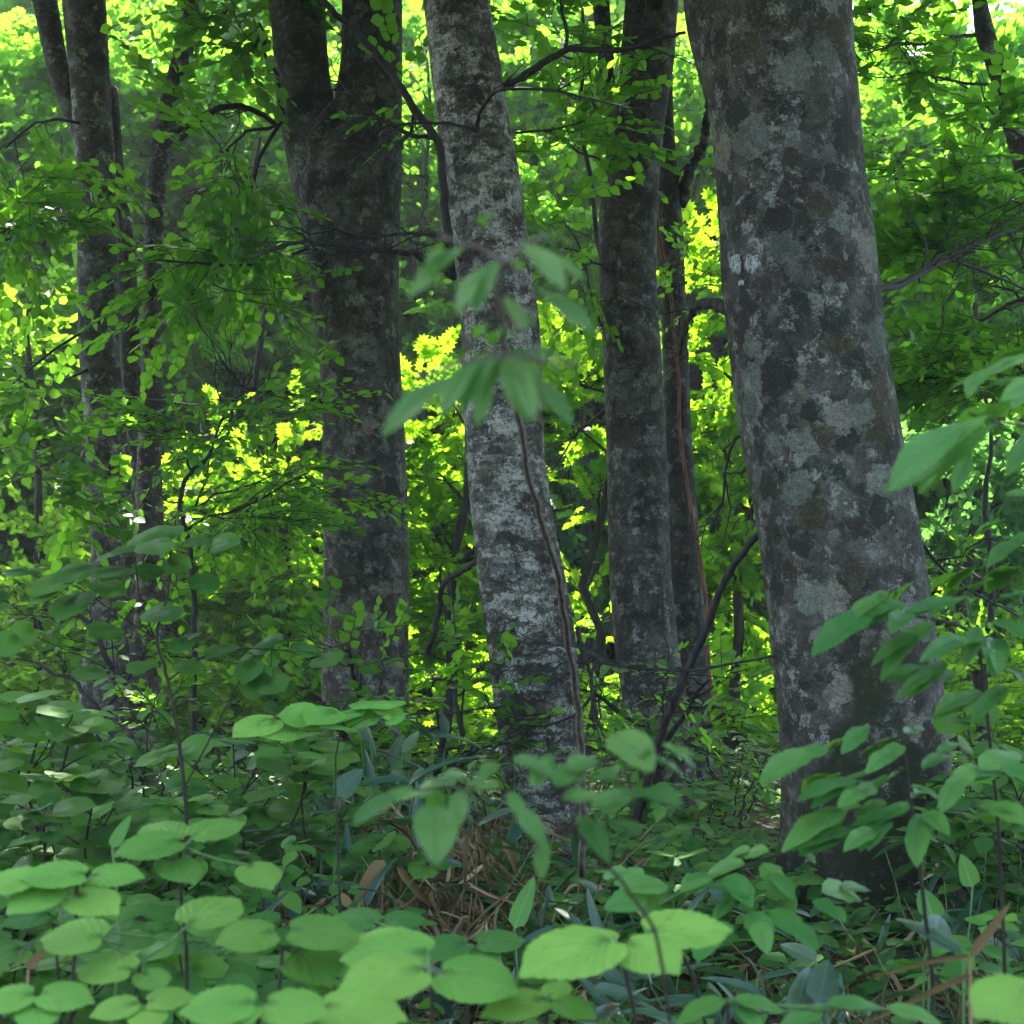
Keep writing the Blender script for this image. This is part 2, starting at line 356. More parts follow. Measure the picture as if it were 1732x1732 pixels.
    if moss_h > 0:
        sp = N.new('ShaderNodeSeparateXYZ'); L.new(tc.outputs['Object'], sp.inputs[0])
        hh = mth(N, L, 'ADD', sp.outputs[2], mth(N, L, 'MULTIPLY', noi(3.0, 8, .7).outputs[0], -1.6))
        hx = mth(N, L, 'ABSOLUTE', mth(N, L, 'ADD', sp.outputs[0], moss_x))
        q = mth(N, L, 'MULTIPLY_ADD', hx, 3.2, hh)
        r = N.new('ShaderNodeMapRange'); L.new(q, r.inputs[0]); r.inputs[1].default_value = moss_h; r.inputs[2].default_value = moss_h - .12
        mo = mth(N, L, 'MULTIPLY', r.outputs[0], thr(noi(11, 10, .8).outputs[0], .40, .47))
        col = mixc(mth(N, L, 'MULTIPLY', mo, .86), col, mixc(noi(60).outputs[0], (.010, .014, .006), (.035, .04, .016)))
    if band:
        sp = N.new('ShaderNodeSeparateXYZ'); L.new(tc.outputs['Object'], sp.inputs[0])
        low = N.new('ShaderNodeMapRange'); L.new(sp.outputs[2], low.inputs[0]); low.inputs[1].default_value = 2.3; low.inputs[2].default_value = 1.5
        bm = N.new('ShaderNodeMapping'); bm.inputs['Scale'].default_value = (.8, .8, 6.0); L.new(wv, bm.inputs[0])
        bnd = mth(N, L, 'MULTIPLY', thr(noi(3.4, 10, .68, bm.outputs[0]).outputs[0], .51, .53), mth(N, L, 'MULTIPLY', low.outputs[0], band)); col = mixc(bnd, col, (.026, .021, .015))
    col = mixc(1.0, col, (1.06, 1.04, .95), 'MULTIPLY')
    pr = N.new('ShaderNodeBsdfPrincipled'); L.new(col, pr.inputs['Base Color']); pr.inputs['Roughness'].default_value = .88; pr.inputs['Specular IOR Level'].default_value = .2
    h = mth(N, L, 'ADD', mth(N, L, 'MULTIPLY', w2.outputs[0], .5), mth(N, L, 'MULTIPLY', m1, .35))
    h = mth(N, L, 'ADD', h, mth(N, L, 'MULTIPLY', sn.outputs[0], .55)); h = mth(N, L, 'ADD', h, mth(N, L, 'MULTIPLY', dn.outputs[0], .7)); h = mth(N, L, 'SUBTRACT', h, mth(N, L, 'MULTIPLY', ms, .4))
    bp = N.new('ShaderNodeBump'); bp.inputs['Strength'].default_value = .75; bp.inputs['Distance'].default_value = .02; L.new(h, bp.inputs['Height']); L.new(bp.outputs[0], pr.inputs['Normal'])
    out = N.new('ShaderNodeOutputMaterial'); L.new(pr.outputs[0], out.inputs[0]); return m

def ground_mat():
    m, t, N, L = nt('forest_floor'); tc = N.new('ShaderNodeTexCoord')
    n1 = N.new('ShaderNodeTexNoise'); n1.inputs['Scale'].default_value = 14; n1.inputs['Detail'].default_value = 9; L.new(tc.outputs['Object'], n1.inputs['Vector'])
    n2 = N.new('ShaderNodeTexNoise'); n2.inputs['Scale'].default_value = .6; n2.inputs['Detail'].default_value = 5; L.new(tc.outputs['Object'], n2.inputs['Vector'])
    v = N.new('ShaderNodeTexVoronoi'); v.inputs['Scale'].default_value = 22; L.new(tc.outputs['Object'], v.inputs['Vector'])
    r = ramp(N, [(.3, (.012, .009, .006)), (.55, (.04, .028, .017)), (.75, (.10, .07, .04))]); L.new(n1.outputs[0], r.inputs[0])
    x = N.new('ShaderNodeMix'); x.data_type = 'RGBA'; L.new(r.outputs[0], x.inputs['A']); x.inputs['B'].default_value = (.02, .045, .015, 1)
    r2 = ramp(N, [(.45, (0, 0, 0)), (.6, (.8, .8, .8))]); L.new(n2.outputs[0], r2.inputs[0]); L.new(r2.outputs[0], x.inputs['Factor'])
    pr = N.new('ShaderNodeBsdfPrincipled'); pr.inputs['Roughness'].default_value = .95; L.new(x.outputs['Result'], pr.inputs['Base Color'])
    bp = N.new('ShaderNodeBump'); bp.inputs['Distance'].default_value = .03; L.new(v.outputs['Distance'], bp.inputs['Height']); L.new(bp.outputs[0], pr.inputs['Normal'])
    out = N.new('ShaderNodeOutputMaterial'); L.new(pr.outputs[0], out.inputs[0]); return m

# ------------------------------------------------------------------ ground
def build_ground():
    xs = np.unique(np.concatenate([np.linspace(-500, -40, 14), np.linspace(-40, -10, 25), np.linspace(-10, 10, 81), np.linspace(10, 40, 25), np.linspace(40, 500, 14)]))
    ys = np.unique(np.concatenate([np.linspace(-300, -10, 10), np.linspace(-10, 20, 121), np.linspace(20, 80, 61), np.linspace(80, 700, 15)]))
    V = [(x, y, ground_z(x, y) + (0.03 * noise.noise(Vector((x * 3, y * 3, 0))) if abs(x) < 11 and -1 < y < 21 else 0)) for y in ys for x in xs]
    n = len(xs); F = [(j * n + i, j * n + i + 1, (j + 1) * n + i + 1, (j + 1) * n + i) for j in range(len(ys) - 1) for i in range(n - 1)]
    me = bpy.data.meshes.new('ground'); me.from_pydata(V, [], F); me.polygons.foreach_set('use_smooth', [True] * len(F))
    o = link('ground', me, ground_mat()); o['kind'] = 'structure'
build_ground()

# ------------------------------------------------------------------ branches and leaf sprays
def wander(rng, a, b, n, amp):
    a = np.asarray(a, float); b = np.asarray(b, float); t = np.linspace(0, 1, n)[:, None]
    L = np.linalg.norm(b - a)
    off = np.zeros((n, 3)); step = rng.normal(0, 1, (n, 3)); off = np.cumsum(step, 0); off -= t * off[-1]
    off *= amp * L / max(1e-6, np.abs(off).max() + 1e-6) * (np.sin(np.pi * t) ** .4)
    return a + (b - a) * t + off
def sag(pts, up):
    t = np.linspace(0, 1, len(pts)); pts = pts.copy(); pts[:, 2] += up * np.sin(np.pi * t); return pts

FACE = np.zeros(3)
def spray_set(rng, org, dr, length, nl, size, tilt=.35, jit=.35, droop=.15):
    """flat alternate-leaved twigs; returns leaf arrays"""
    org = np.asarray(org); n = len(org); dr = nrm(dr)
    up = nrm(np.array([0, 0, 1.0]) + rng.normal(0, tilt, (n, 3)))
    up = nrm(up - dr * np.sum(up * dr, 1, keepdims=True)); side = np.cross(dr, up)
    t = (np.arange(nl) + .6) / nl
    L = (length * rng.uniform(.7, 1.25, n))[:, None]
    sg = np.where(np.arange(nl) % 2 == 0, 1.0, -1.0)
    pb = org[:, None] + dr[:, None] * (L * t)[..., None] - np.array([0, 0, 1.0]) * (L * t ** 2 * droop)[..., None]
    ang = np.where(np.arange(nl) == nl - 1, 0.1, .85 - .35 * t)
    D = dr[:, None] * np.cos(ang)[None, :, None] - FACE * [0, 0, .0] + side[:, None] * (sg * np.sin(ang))[None, :, None] + rng.normal(0, .18, (n, nl, 3)) - np.array([0, 0, 1.]) * rng.uniform(0, .35, (n, nl, 1))
    Nn = up[:, None] + rng.normal(0, jit, (n, nl, 3)) + FACE
    S = size * rng.uniform(.65, 1.2, (n, nl)) * (1 - .25 * np.abs(t - .55))[None]
    rn = np.clip(rng.uniform(0, 1, n)[:, None] * .5 + rng.uniform(0, .5, (n, nl)), 0, 1)
    return pb.reshape(-1, 3), D.reshape(-1, 3), Nn.reshape(-1, 3), S.reshape(-1), rn.reshape(-1), (org, dr, L[:, 0])

def fill_blob(rng, wood, leaf, attach, c, r, nspray, tmpl, size, length=.5, nl=11, r0=.03, nb=7, twigs=True, tilt=.35, jit=.35, limb=True, nsub=3):
    """a limb from attach into the blob, nb side branches, sprays along them"""
    c = np.asarray(c, float); r = np.asarray(r, float); wood.mark()
    if limb:
        mid = sag(wander(rng, attach, c, 9, .07), .05 * np.linalg.norm(c - attach)); wood.tube(mid, np.linspace(r0, r0 * .45, 9), 6)
    else: mid = np.array([attach, c])
    org = []; dr = []
    if nspray < 90: nb = max(3, nspray // 14)
    per = max(1, nspray // (nb * (1 + nsub)))
    for _ in range(nb):
        d = nrm(rng.normal(0, 1, 3)); e = c + d * r * rng.uniform(.65, 1.0) ** .6
        s = mid[rng.integers(len(mid) // 2, len(mid))]
        ln = wander(rng, s, e, 8, .09); wood.tube(ln, np.linspace(r0 * .38, r0 * .12, 8), 4)
        lines = [ln]
        for _k in range(nsub):
            i = rng.integers(2, 7); q = ln[i] + nrm(e - s + rng.normal(0, .8, 3) * np.linalg.norm(e - s) * np.array([1, 1, .35])) * rng.uniform(.35, .8) * r.mean()
            l2 = wander(rng, ln[i], q, 6, .1); lines.append(l2)
            if twigs: wood.tube(l2, np.linspace(r0 * .18, r0 * .07, 6), 3, False)
        for l in lines:
            ii = rng.integers(1, len(l), per); org.append(l[ii] + rng.normal(0, .06, (per, 3)))
            g = nrm(l[-1] - l[0]) + rng.normal(0, .65, (per, 3)) * np.array([1, 1, .35]); dr.append(g)
    org = np.concatenate(org); dr = np.concatenate(dr)
    pb, D, Nn, S, rn, tw = spray_set(rng, org, dr, length, nl, size, tilt, jit)
    if FACE.any(): Nn = nrm(Nn); D = D - Nn * np.sum(D * Nn, 1, keepdims=True) * .9
    leaf.leaves(tmpl, pb, D, Nn, S, rn)
    if twigs:
        o2, d2, l2 = tw; d2 = nrm(d2)
        for k in range(0, len(o2), 1 if len(o2) < 500 else 3):
            tt = np.array([0, .5, 1.0]); pts = o2[k] + d2[k] * (l2[k] * tt)[:, None] - np.array([0, 0, 1.]) * (l2[k] * tt ** 2 * .15)[:, None]
            wood.tube(pts, np.array([.0035, .0028, .0015]) * (1 if size < .13 else 1.3), 3, False)

# ------------------------------------------------------------------ traced beech trunks
def resample(rows, Y, step=.045, top_ext=0, taper=.02):
    rows = np.array(rows, float); z = CAMH + (HY - rows[:, 0]) * K * Y
    cx = ((rows[:, 1] + rows[:, 2]) / 2 - 866) * K * Y; rad = (rows[:, 2] - rows[:, 1]) / 2 * K * Y
    o = np.argsort(z); z, cx, rad = z[o], cx[o], rad[o]
    if top_ext:
        sl = (cx[-1] - cx[-2]) / (z[-1] - z[-2]) * .5
        for q in (1, 2, 3):
            dz = top_ext / 3; z = np.append(z, z[-1] + dz); cx = np.append(cx, cx[-1] + sl * dz); rad = np.append(rad, rad[-1] * (1 - .16))
    n = int((z[-1] - z[0]) / step); zz = np.linspace(z[0], z[-1], n)
    c2 = np.interp(zz, z, cx); r2 = np.interp(zz, z, rad)
    kz = max(1, int(.16 / step)); ker = np.hanning(2 * kz + 3); ker /= ker.sum()
    pad = len(ker) // 2
    sm = lambda a: np.convolve(np.concatenate([a[0] + (a[0] - a[1:pad + 1][::-1]), a, a[-1] + (a[-1] - a[-pad - 1:-1][::-1])]), ker, 'valid')
    return zz, sm(c2), sm(r2)

TR = {}
def trunk_mesh(acc, key, rows, Y, seed, top_ext=0, lean=0.0, flare=0.0, sides=72, lump=.03, step=.045, depthf=None):
    zz, cx, rr = resample(rows, Y, step, top_ext)
    gz = ground_z(cx[0], Y)
    ny = Y + lean * (zz - zz[0])
    TR[key] = (zz, cx, ny, rr)
    ang = np.linspace(0, 2 * np.pi, sides, endpoint=False)
    V = np.empty((len(zz), sides, 3))
    for i, (z, x, y, r) in enumerate(zip(zz, cx, ny, rr)):
        fl = flare * math.exp(-max(0, z - gz) / .22)
        for j, a in enumerate(ang):
            ca, sa = math.cos(a), math.sin(a)
            d = lump * noise.noise(Vector((ca * 1.3 + seed, sa * 1.3, z * 1.3))) * 2 + lump * .45 * noise.noise(Vector((ca * 4 + seed, sa * 4, z * 5)))
            if abs(ca) > .8: d *= .45                       # keep the silhouette near the traced edge
            q = r * (1 + d + fl * (0.7 + .6 * math.sin(a * 5 + seed)))
            V[i, j] = (x + q * ca, y + q * sa, z)
    m = len(zz); i = np.arange(m - 1)[:, None] * sides; j = np.arange(sides)[None]; j2 = (j + 1) % sides
    F = np.stack([i + j, i + j2, i + sides + j2, i + sides + j], -1).reshape(-1, 4)
    acc.v.append(V.reshape(-1, 3)); acc.l.append((F + acc.n).reshape(-1)); acc.t.append(np.full(len(F), 4)); acc.rnd.append(np.zeros(m * sides)); acc.uv.append(np.zeros((m * sides, 3)))
    acc.l.append(np.arange((m - 1) * sides, m * sides) + acc.n); acc.t.append(np.array([sides])); acc.n += m * sides

def px_branch(acc, pts, Y0, Y1, r0, r1, sides=8, rng=None, amp=.0, twigs=0, tl=(.2, .6)):
    acc.mark(); n = len(pts); Ys = np.linspace(Y0, Y1, n); W = np.array([P(p[0], p[1], y) for p, y in zip(pts, Ys)])
    t = np.linspace(0, n - 1, n * 5); W2 = np.stack([np.interp(t, range(n), W[:, k]) for k in range(3)], 1)
    ker = np.array([1, 2, 3, 2, 1]) / 9
    for k in range(3): W2[2:-2, k] = np.convolve(W2[:, k], ker, 'valid')
    rg = rng or np.random.default_rng(int(pts[0][0]))
    W2[1:-1] += rg.normal(0, r0 * .18, W2[1:-1].shape)
    acc.tube(W2, np.linspace(r0, r1, len(W2)), sides)
    for _ in range(twigs):
        i = rg.integers(len(W2) // 4, len(W2) - 1); d = nrm(W2[i] - W2[i - 1]); q = W2[i] + nrm(d + rg.normal(0, .6, 3)) * rg.uniform(*tl)
        ln = wander(rg, W2[i], q, 7, .12); rr = min(r1, .006); acc.tube(ln, np.linspace(rr, rr * .35, 7), 4)
        for _k in range(3):
            j = rg.integers(2, 6); q2 = ln[j] + nrm(q - W2[i] + rg.normal(0, .5, 3)) * rg.uniform(.1, .3)
            acc.tube(wander(rg, ln[j], q2, 4, .1), np.linspace(rr * .5, rr * .25, 4), 3, False)
    return W2

bigbark = bark_mat('bark_thick', 5, .82, .25, .85, .78, .04, 6.0)
bark2 = bark_mat('bark_forked', 2, .82, .3, .6, 0, 0, 7.5)
bark3 = bark_mat('bark_leaning', 9, 1.3, .7, .45, 0, 0, 8.0, .51, 6.0, .85)
bark1 = bark_mat('bark_slim', 4, 1.1, .4, .5, 0, 0, 9.0)
bark4 = bark_mat('bark_curved', 7, .82, .45, .55, 0, 0, 9.0)
bark4b = bark_mat('bark_dark', 8, .5, .3, .5, 0, 0, 9.0)

def shade_canopy(rng, leaf, wood, attach, blobs):  # unseen crown masses above the frame, shaped to keep sun off the foreground
    for c, r, n in blobs:
        fill_blob(rng, wood, leaf, attach, c, r, int(n * 1.15), LEAF_W, .21, .7, 9, .06, 8, False, .4, .5)

# --- thick beech on the right
YB = 8.0
root = thing('beech_tree', 'thickest beech, a massive grey trunk blotched with lichen and dark moss at its foot', 'tree', tuple(P(1460, 1600, YB)[:2]) + (0,))
o5 = np.array(root.location)
rows5 = [(-60, 1148, 1428), (0, 1153, 1432), (50, 1158, 1433), (100, 1170, 1436), (200, 1199, 1448), (300, 1208, 1455), (400, 1215, 1469), (500, 1220, 1479), (590, 1231, 1491), (700, 1243, 1510), (800, 1262, 1529), (900, 1279, 1550), (1000, 1295, 1566), (1100, 1305, 1581), (1200, 1317, 1593), (1300, 1323, 1604), (1400, 1325, 1612), (1500, 1322, 1618), (1600, 1312, 1624), (1690, 1300, 1632)]
a = Acc(); trunk_mesh(a, 5, rows5, YB, 5.5, 3.2, -.02, .22, 96, .028, .03); a.build('trunk', bigbark, root, origin=o5)
w = Acc(); rg = np.random.default_rng(51)
px_branch(w, [(1290, 895), (1245, 950), (1215, 1000), (1197, 1060), (1150, 1160), (1120, 1230), (1095, 1330), (1075, 1390)], 8.15, 8.9, .017, .026, 10)
px_branch(w, [(1240, 525), (1205, 512), (1180, 515), (1162, 545), (1150, 600)], 8.1, 8.6, .035, .012, 8, None, 0, 3)
px_branch(w, [(1275, 735), (1240, 740), (1226, 800), (1224, 850), (1200, 900)], 8.3, 8.6, .010, .006, 6, None, 0, 4)
px_branch(w, [(1475, 492), (1530, 480), (1600, 440), (1680, 400), (1760, 380)], 8.2, 9.5, .018, .008, 6, None, 0, 10, (.4, 1.0))
px_branch(w, [(1465, 490), (1540, 470), (1590, 430), (1690, 470), (1760, 500)], 8.2, 9.8, .014, .006, 6, None, 0, 8, (.4, 1.0))
px_branch(w, [(1550, 905), (1590, 960), (1640, 1000), (1720, 1040)], 8.1, 9.0, .010, .006, 6, None, 0, 4)
px_branch(w, [(1310, 1110), (1240, 1122), (1170, 1135), (1100, 1132), (1030, 1125), (985, 1100)], 7.9, 8.4, .007, .010, 6, None, 0, 8)
w.build('branch', M['twig'], root, origin=o5)
lf = Acc(); wd = Acc()
shade_canopy(rg, lf, wd, P(1290, -420, YB), [((1.2, 7.0, 7.6), (3.2, 2.6, 1.2), 700), ((.2, 4.6, 6.6), (2.6, 1.5, .7), 420), ((3.6, 5.2, 6.8), (2.4, 1.8, .8), 380), ((3.8, 9.5, 8.2), (3.0, 2.6, 1.3), 600), ((5.8, 12.5, 9.2), (3.0, 2.8, 1.2), 600)])  # whole crown out of view, spread forward to shade the near leaves
lf.build('crown', M['beech_leaf'], root, origin=o5); wd.build('limb', M['twig'], root, origin=o5)
def lichen(pts):
    zz, cx, ny, rr = TR[5]
    V = []; F = []
    W = []
    for px, py in pts:
        q = P(px, py, YB); z = q[2]; x0 = np.interp(z, zz, cx); y0 = np.interp(z, zz, ny); r0 = np.interp(z, zz, rr) * 1.012
        # refine for nearer surface
        for _ in range(3):
            dx = (q[0] - x0); yy = y0 - math.sqrt(max(1e-6, r0 * r0 - dx * dx)); q = P(px, py, yy); z = q[2]; x0 = np.interp(z, zz, cx)
        W.append(q)
    return np.array(W)
def lichen_patch(cxp, cyp, rx, ry, seed):
    n = 40; pts = []; ring = []
    for f in (.0, .5, .85, 1.0):
        if f == 0: pts.append((cxp, cyp)); continue
        for i in range(n):
            a_ = 2 * math.pi * i / n; k = 1 + .45 * noise.noise(Vector((math.cos(a_) * 1.6, math.sin(a_) * 1.6, seed))) + .28 * noise.noise(Vector((math.cos(a_) * 5, math.sin(a_) * 5, seed)))
            pts.append((cxp + rx * k * f * math.cos(a_), cyp + ry * k * f * math.sin(a_)))
    W = lichen(pts); lift = np.array([.004] * (1 + 2 * n) + [-.012] * n); W[:, 1] -= lift + .003
    F = [(0, 1 + (i + 1) % n, 1 + i) for i in range(n)]
    for r_ in (0, 1):
        for i in range(n): b_ = 1 + r_ * n; F.append((b_ + i, b_ + (i + 1) % n, b_ + n + (i + 1) % n, b_ + n + i))
    ac = Acc(); ac.raw(W, F); return ac.build('lichen_patch', M['lichen'], root, origin=o5)
lichen_patch(1245, 446, 11, 18, 1.0); lichen_patch(1271, 446, 14, 20, 4.0)['label'] = 'right one of the two pale round lichen patches'
lichen_patch(1254, 479, 5, 6, 7.0)

# --- leaning centre beech
YC = 9.5
root = thing('beech_tree', 'centre beech with pale banded grey bark and a downward curve to the right', 'tree', tuple(P(915, 1500, YC)[:2]) + (0,))
o3 = np.array(root.location)
rows3 = [(-60, 710, 822), (0, 716, 827), (100, 726, 844), (200, 738, 860), (300, 749, 879), (400, 764, 891), (500, 778, 906), (580, 782, 915), (650, 782, 917), (780, 787, 922), (880, 799, 937), (980, 809, 958), (1080, 823, 974), (1180, 833, 981), (1250, 844, 988), (1350, 850, 992), (1450, 852, 996), (1520, 846, 1002), (1580, 840, 1008)]
a = Acc(); trunk_mesh(a, 3, rows3, YC, 3.1, 3.5, 0, .22, 80, .03, .03); a.build('trunk', bark3, root, origin=o3)
w = Acc(); rg = np.random.default_rng(33)
w2 = px_branch(w, [(765, 470), (752, 330), (742, 235), (700, 185), (650, 105), (600, 50), (555, 15), (520, -40)], 9.35, 8.8, .027, .016, 10)
px_branch(w, [(742, 235), (690, 228), (640, 200), (600, 165), (560, 150)], 9.3, 8.6, .014, .006, 6, None, 0, 6)
px_branch(w, [(806, 222), (810, 190), (830, 160), (850, 150), (940, 152), (1010, 170), (1090, 190)], 9.25, 8.4, .014, .005, 6, None, 0, 6)
px_branch(w, [(806, 220), (760, 208), (690, 208), (600, 225), (560, 240)], 9.2, 8.6, .010, .005, 6, None, 0, 6)
px_branch(w, [(850, 150), (905, 115), (955, 82), (1060, 86), (1100, 70), (1160, 55)], 9.5, 9.3, .026, .010, 8, None, 0, 6)
px_branch(w, [(957, 82), (960, 55), (950, 20), (945, -20)], 9.4, 9.6, .014, .008, 6)
px_branch(w, [(780, 440), (740, 395), (680, 395), (620, 403), (560, 385)], 9.3, 8.6, .015, .006, 6, None, 0, 8)
px_branch(w, [(770, 470), (710, 430), (660, 425), (560, 412), (500, 408), (440, 430)], 9.35, 8.7, .022, .008, 6, None, 0, 8)
px_branch(w, [(870, 225), (930, 220), (990, 205)], 9.5, 9.4, .008, .004, 6, None, 0, 3)
px_branch(w, [(808, 948), (785, 965), (748, 985), (742, 1030), (733, 1080), (722, 1105)], 9.5, 9.9, .020, .016, 8, None, 0, 2)
px_branch(w, [(975, 1060), (985, 1095), (1010, 1112), (1060, 1130), (1170, 1135)], 9.4, 9.2, .016, .006, 6, None, 0, 6)
px_branch(w, [(980, 1090), (1000, 1140), (1002, 1180), (975, 1210), (920, 1230), (850, 1225)], 9.35, 9.0, .013, .005, 6, None, 0, 10)
w.build('branch', M['twig'], root, origin=o3)
lf = Acc(); wd = Acc()
shade_canopy(rg, lf, wd, P(720, -420, YC), [((-1.5, 8.0, 7.8), (3.0, 2.6, 1.2), 700), ((-2.6, 5.0, 6.8), (2.4, 1.6, .8), 380), ((-1.4, 6.7, 7.3), (2.4, 1.5, .6), 300), ((-3.4, 8.3, 7.5), (2.2, 1.9, .6), 300), ((1.5, 11.5, 8.6), (3.0, 2.6, 1.2), 600), ((-1.5, 12.5, 9.0), (3.0, 2.6, 1.3), 600)])  # out-of-view crown, some masses added only to stop sun leaks
lf.build('crown', M['beech_leaf'], root, origin=o3); wd.build('limb', M['twig'], root, origin=o3)

# --- forked beech
YF = 12.0
root = thing('beech_tree', 'forked beech left of the centre beech, dark mottled trunk splitting into two stems', 'tree', tuple(P(618, 1300, YF)[:2]) + (0,))
o2 = np.array(root.location)
rows2 = [(-60, 578, 679), (0, 578, 680), (100, 577, 680), (190, 562, 680), (250, 530, 680), (300, 500, 680), (400, 510, 676), (500, 529, 675), (600, 540, 675), (700, 545, 682), (800, 546, 689), (900, 548, 690), (1000, 548, 691), (1132, 545, 691), (1250, 544, 692), (1340, 538, 697), (1420, 530, 706)]
a = Acc(); trunk_mesh(a, 2, rows2, YF, 1.7, 3.0, 0, .08, 72, .03, .045); a.build('trunk', bark2, root, origin=o2)
a = Acc(); trunk_mesh(a, 21, [(-60, 452, 550), (0, 455, 550), (50, 459, 551), (120, 464, 557), (180, 468, 567), (260, 482, 590), (330, 496, 620), (420, 516, 650)], YF, 6.7, 2.6, 0, 0, 64, .03, .045); a.build('stem', bark2, root, origin=o2)
w = Acc(); rg = np.random.default_rng(22)
px_branch(w, [(470, 215), (440, 190), (405, 178), (370, 182), (335, 205), (305, 235)], 11.8, 11.2, .020, .022, 8, None, 0, 6)
px_branch(w, [(545, 680), (490, 665), (430, 660), (410, 655), (400, 640), (375, 610)], 11.9, 11.2, .016, .008, 6, None, 0, 6)
px_branch(w, [(520, 420), (470, 440), (420, 450), (330, 445), (260, 440)], 11.8, 10.8, .014, .006, 6, None, 0, 8)
w.build('branch', M['twig'], root, origin=o2)
lf = Acc(); wd = Acc()
shade_canopy(rg, lf, wd, P(600, -330, YF), [((-3.5, 10.0, 8.0), (3.0, 2.6, 1.2), 600), ((-4.2, 14.0, 9.4), (3.0, 2.6, 1.2), 600)])  # unseen shading masses; the sprays that follow are the crown in view
for c, r, n in [((375, 260), (.6, .8, .7), 80), ((360, 480), (.55, .8, .4), 60), ((700, 200), (.3, .5, .6), 20), ((440, 40), (.4, .5, .3), 24)]:
    fill_blob(rg, wd, lf, P(480, 200, YF - .2) if c[0] < 520 else P(680, 250, YF), P(c[0], c[1], 11.0), r, n, LEAF_W, .105, .45, 10, .016, 5, True)
lf.build('crown', M['beech_leaf'], root, origin=o2); wd.build('limb', M['twig'], root, origin=o2)

# --- slim three-stemmed beech on the left
YA = 12.6
root = thing('beech_tree', 'slim three-stemmed beech on the left, lichen-flecked trunk behind leafy shrubs', 'tree', tuple(P(200, 1380, YA)[:2]) + (0,))
o1 = np.array(root.location)
a = Acc(); trunk_mesh(a, 1, [(-60, 102, 175), (0, 105, 178), (150, 120, 186), (300, 131, 196), (450, 131, 199), (580, 133, 200), (780, 147, 217), (930, 156, 231), (1060, 150, 225), (1132, 140, 216), (1240, 130, 211), (1400, 121, 215), (1460, 112, 225)], YA, 8.8, 3, 0, .08, 64, .03, .045)
a.build('trunk', bark1, root, origin=o1)
a = Acc(); trunk_mesh(a, 11, [(-60, 40, 82), (0, 55, 97), (60, 66, 106), (120, 80, 118), (180, 102, 140), (240, 125, 175), (300, 138, 190)], YA + .1, 4.4, 2.2, 0, 0, 48, .03, .045); a.build('stem', bark1, root, origin=o1)
a = Acc(); trunk_mesh(a, 12, [(-60, 318, 352), (0, 310, 345), (100, 290, 325), (200, 262, 302), (300, 249, 281), (400, 243, 275), (600, 240, 273), (780, 232, 272), (900, 228, 278), (1000, 226, 282), (1132, 213, 274), (1240, 205, 266), (1420, 195, 262)], YA + .35, 2.9, 2.6, 0, .05, 56, .03, .045); a.build('stem', bark1, root, origin=o1)
a = Acc(); trunk_mesh(a, 13, [(150, 160, 200), (280, 175, 208), (400, 196, 226), (500, 198, 234), (600, 204, 238), (700, 210, 242), (800, 225, 255), (900, 235, 265)], YA + .6, 7.9, 0, 0, 0, 40, .03, .06); a.build('stem', bark4b, root, origin=o1)
w = Acc(); rg = np.random.default_rng(11)
px_branch(w, [(285, 225), (310, 215), (350, 190), (385, 180)], YA, YA - .4, .03, .02, 8)
px_branch(w, [(333, 35), (370, 28), (400, 5), (420, -30)], YA, YA - .4, .02, .012, 6, None, 0, 3)
px_branch(w, [(135, 345), (100, 350), (40, 380), (-20, 400)], YA - .1, YA - 1, .012, .005, 6, None, 0, 6)
px_branch(w, [(200, 675), (260, 676), (310, 682), (370, 690)], YA, YA - 1, .012, .005, 6, None, 0, 5)
px_branch(w, [(140, 560), (80, 600), (20, 650), (-30, 690)], YA - .1, YA - .8, .012, .006, 6, None, 0, 6)
w.build('branch', M['twig'], root, origin=o1)
lf = Acc(); wd = Acc()
shade_canopy(rg, lf, wd, P(100, -330, YA), [((-6.0, 8.0, 7.8), (3.0, 2.8, 1.2), 500), ((-7.5, 12.5, 9.2), (3.0, 2.8, 1.3), 500)])  # overhead masses placed for shade, joined to the visible sprays
for c, r, n in [((10, 250), (.5, .8, .7), 60), ((-10, 420), (.6, .8, .6), 64), ((0, 660), (.55, .8, .5), 60), ((60, 800), (.5, .6, .35), 44), ((200, 850), (.5, .4, .2), 20), ((430, -20), (.5, .5, .3), 24)]:
    fill_blob(rg, wd, lf, P(min(max(c[0], 150), 250), c[1] - 40, YA), P(c[0], c[1], YA - 1.2), r, n, LEAF_W, .105, .45, 10, .014, 5, True)
lf.build('crown', M['beech_leaf'], root, origin=o1); wd.build('limb', M['twig'], root, origin=o1)

# --- curved beech right of centre
YD = 12.0
root = thing('beech_tree', 'curved grey beech between the centre beech and the thickest one', 'tree', tuple(P(1090, 1300, YD)[:2]) + (0,))
o4 = np.array(root.location)
a = Acc(); trunk_mesh(a, 4, [(-60, 1062, 1152), (0, 1058, 1148), (100, 1048, 1141), (200, 1034, 1125), (300, 1019, 1115), (400, 1010, 1108), (500, 1014, 1110), (580, 1020, 1117), (780, 1026, 1128), (980, 1031, 1136), (1080, 1038, 1146), (1180, 1052, 1162), (1280, 1062, 1175), (1420, 1066, 1190)], YD, 12.2, 3, 0, .08, 64, .03, .045); a.build('trunk', bark4, root, origin=o4)
a = Acc(); trunk_mesh(a, 41, [(-60, 998, 1028), (0, 1002, 1031), (80, 1008, 1036), (160, 1018, 1048), (240, 1026, 1062), (300, 1030, 1070)], YD + .1, 3.4, 2.2, 0, 0, 40, .03, .045); a.build('stem', bark4, root, origin=o4)
w = Acc(); rg = np.random.default_rng(44)
px_branch(w, [(1020, 560), (1000, 500), (985, 420), (950, 370)], YD, YD - .5, .010, .004, 6, None, 0, 5)
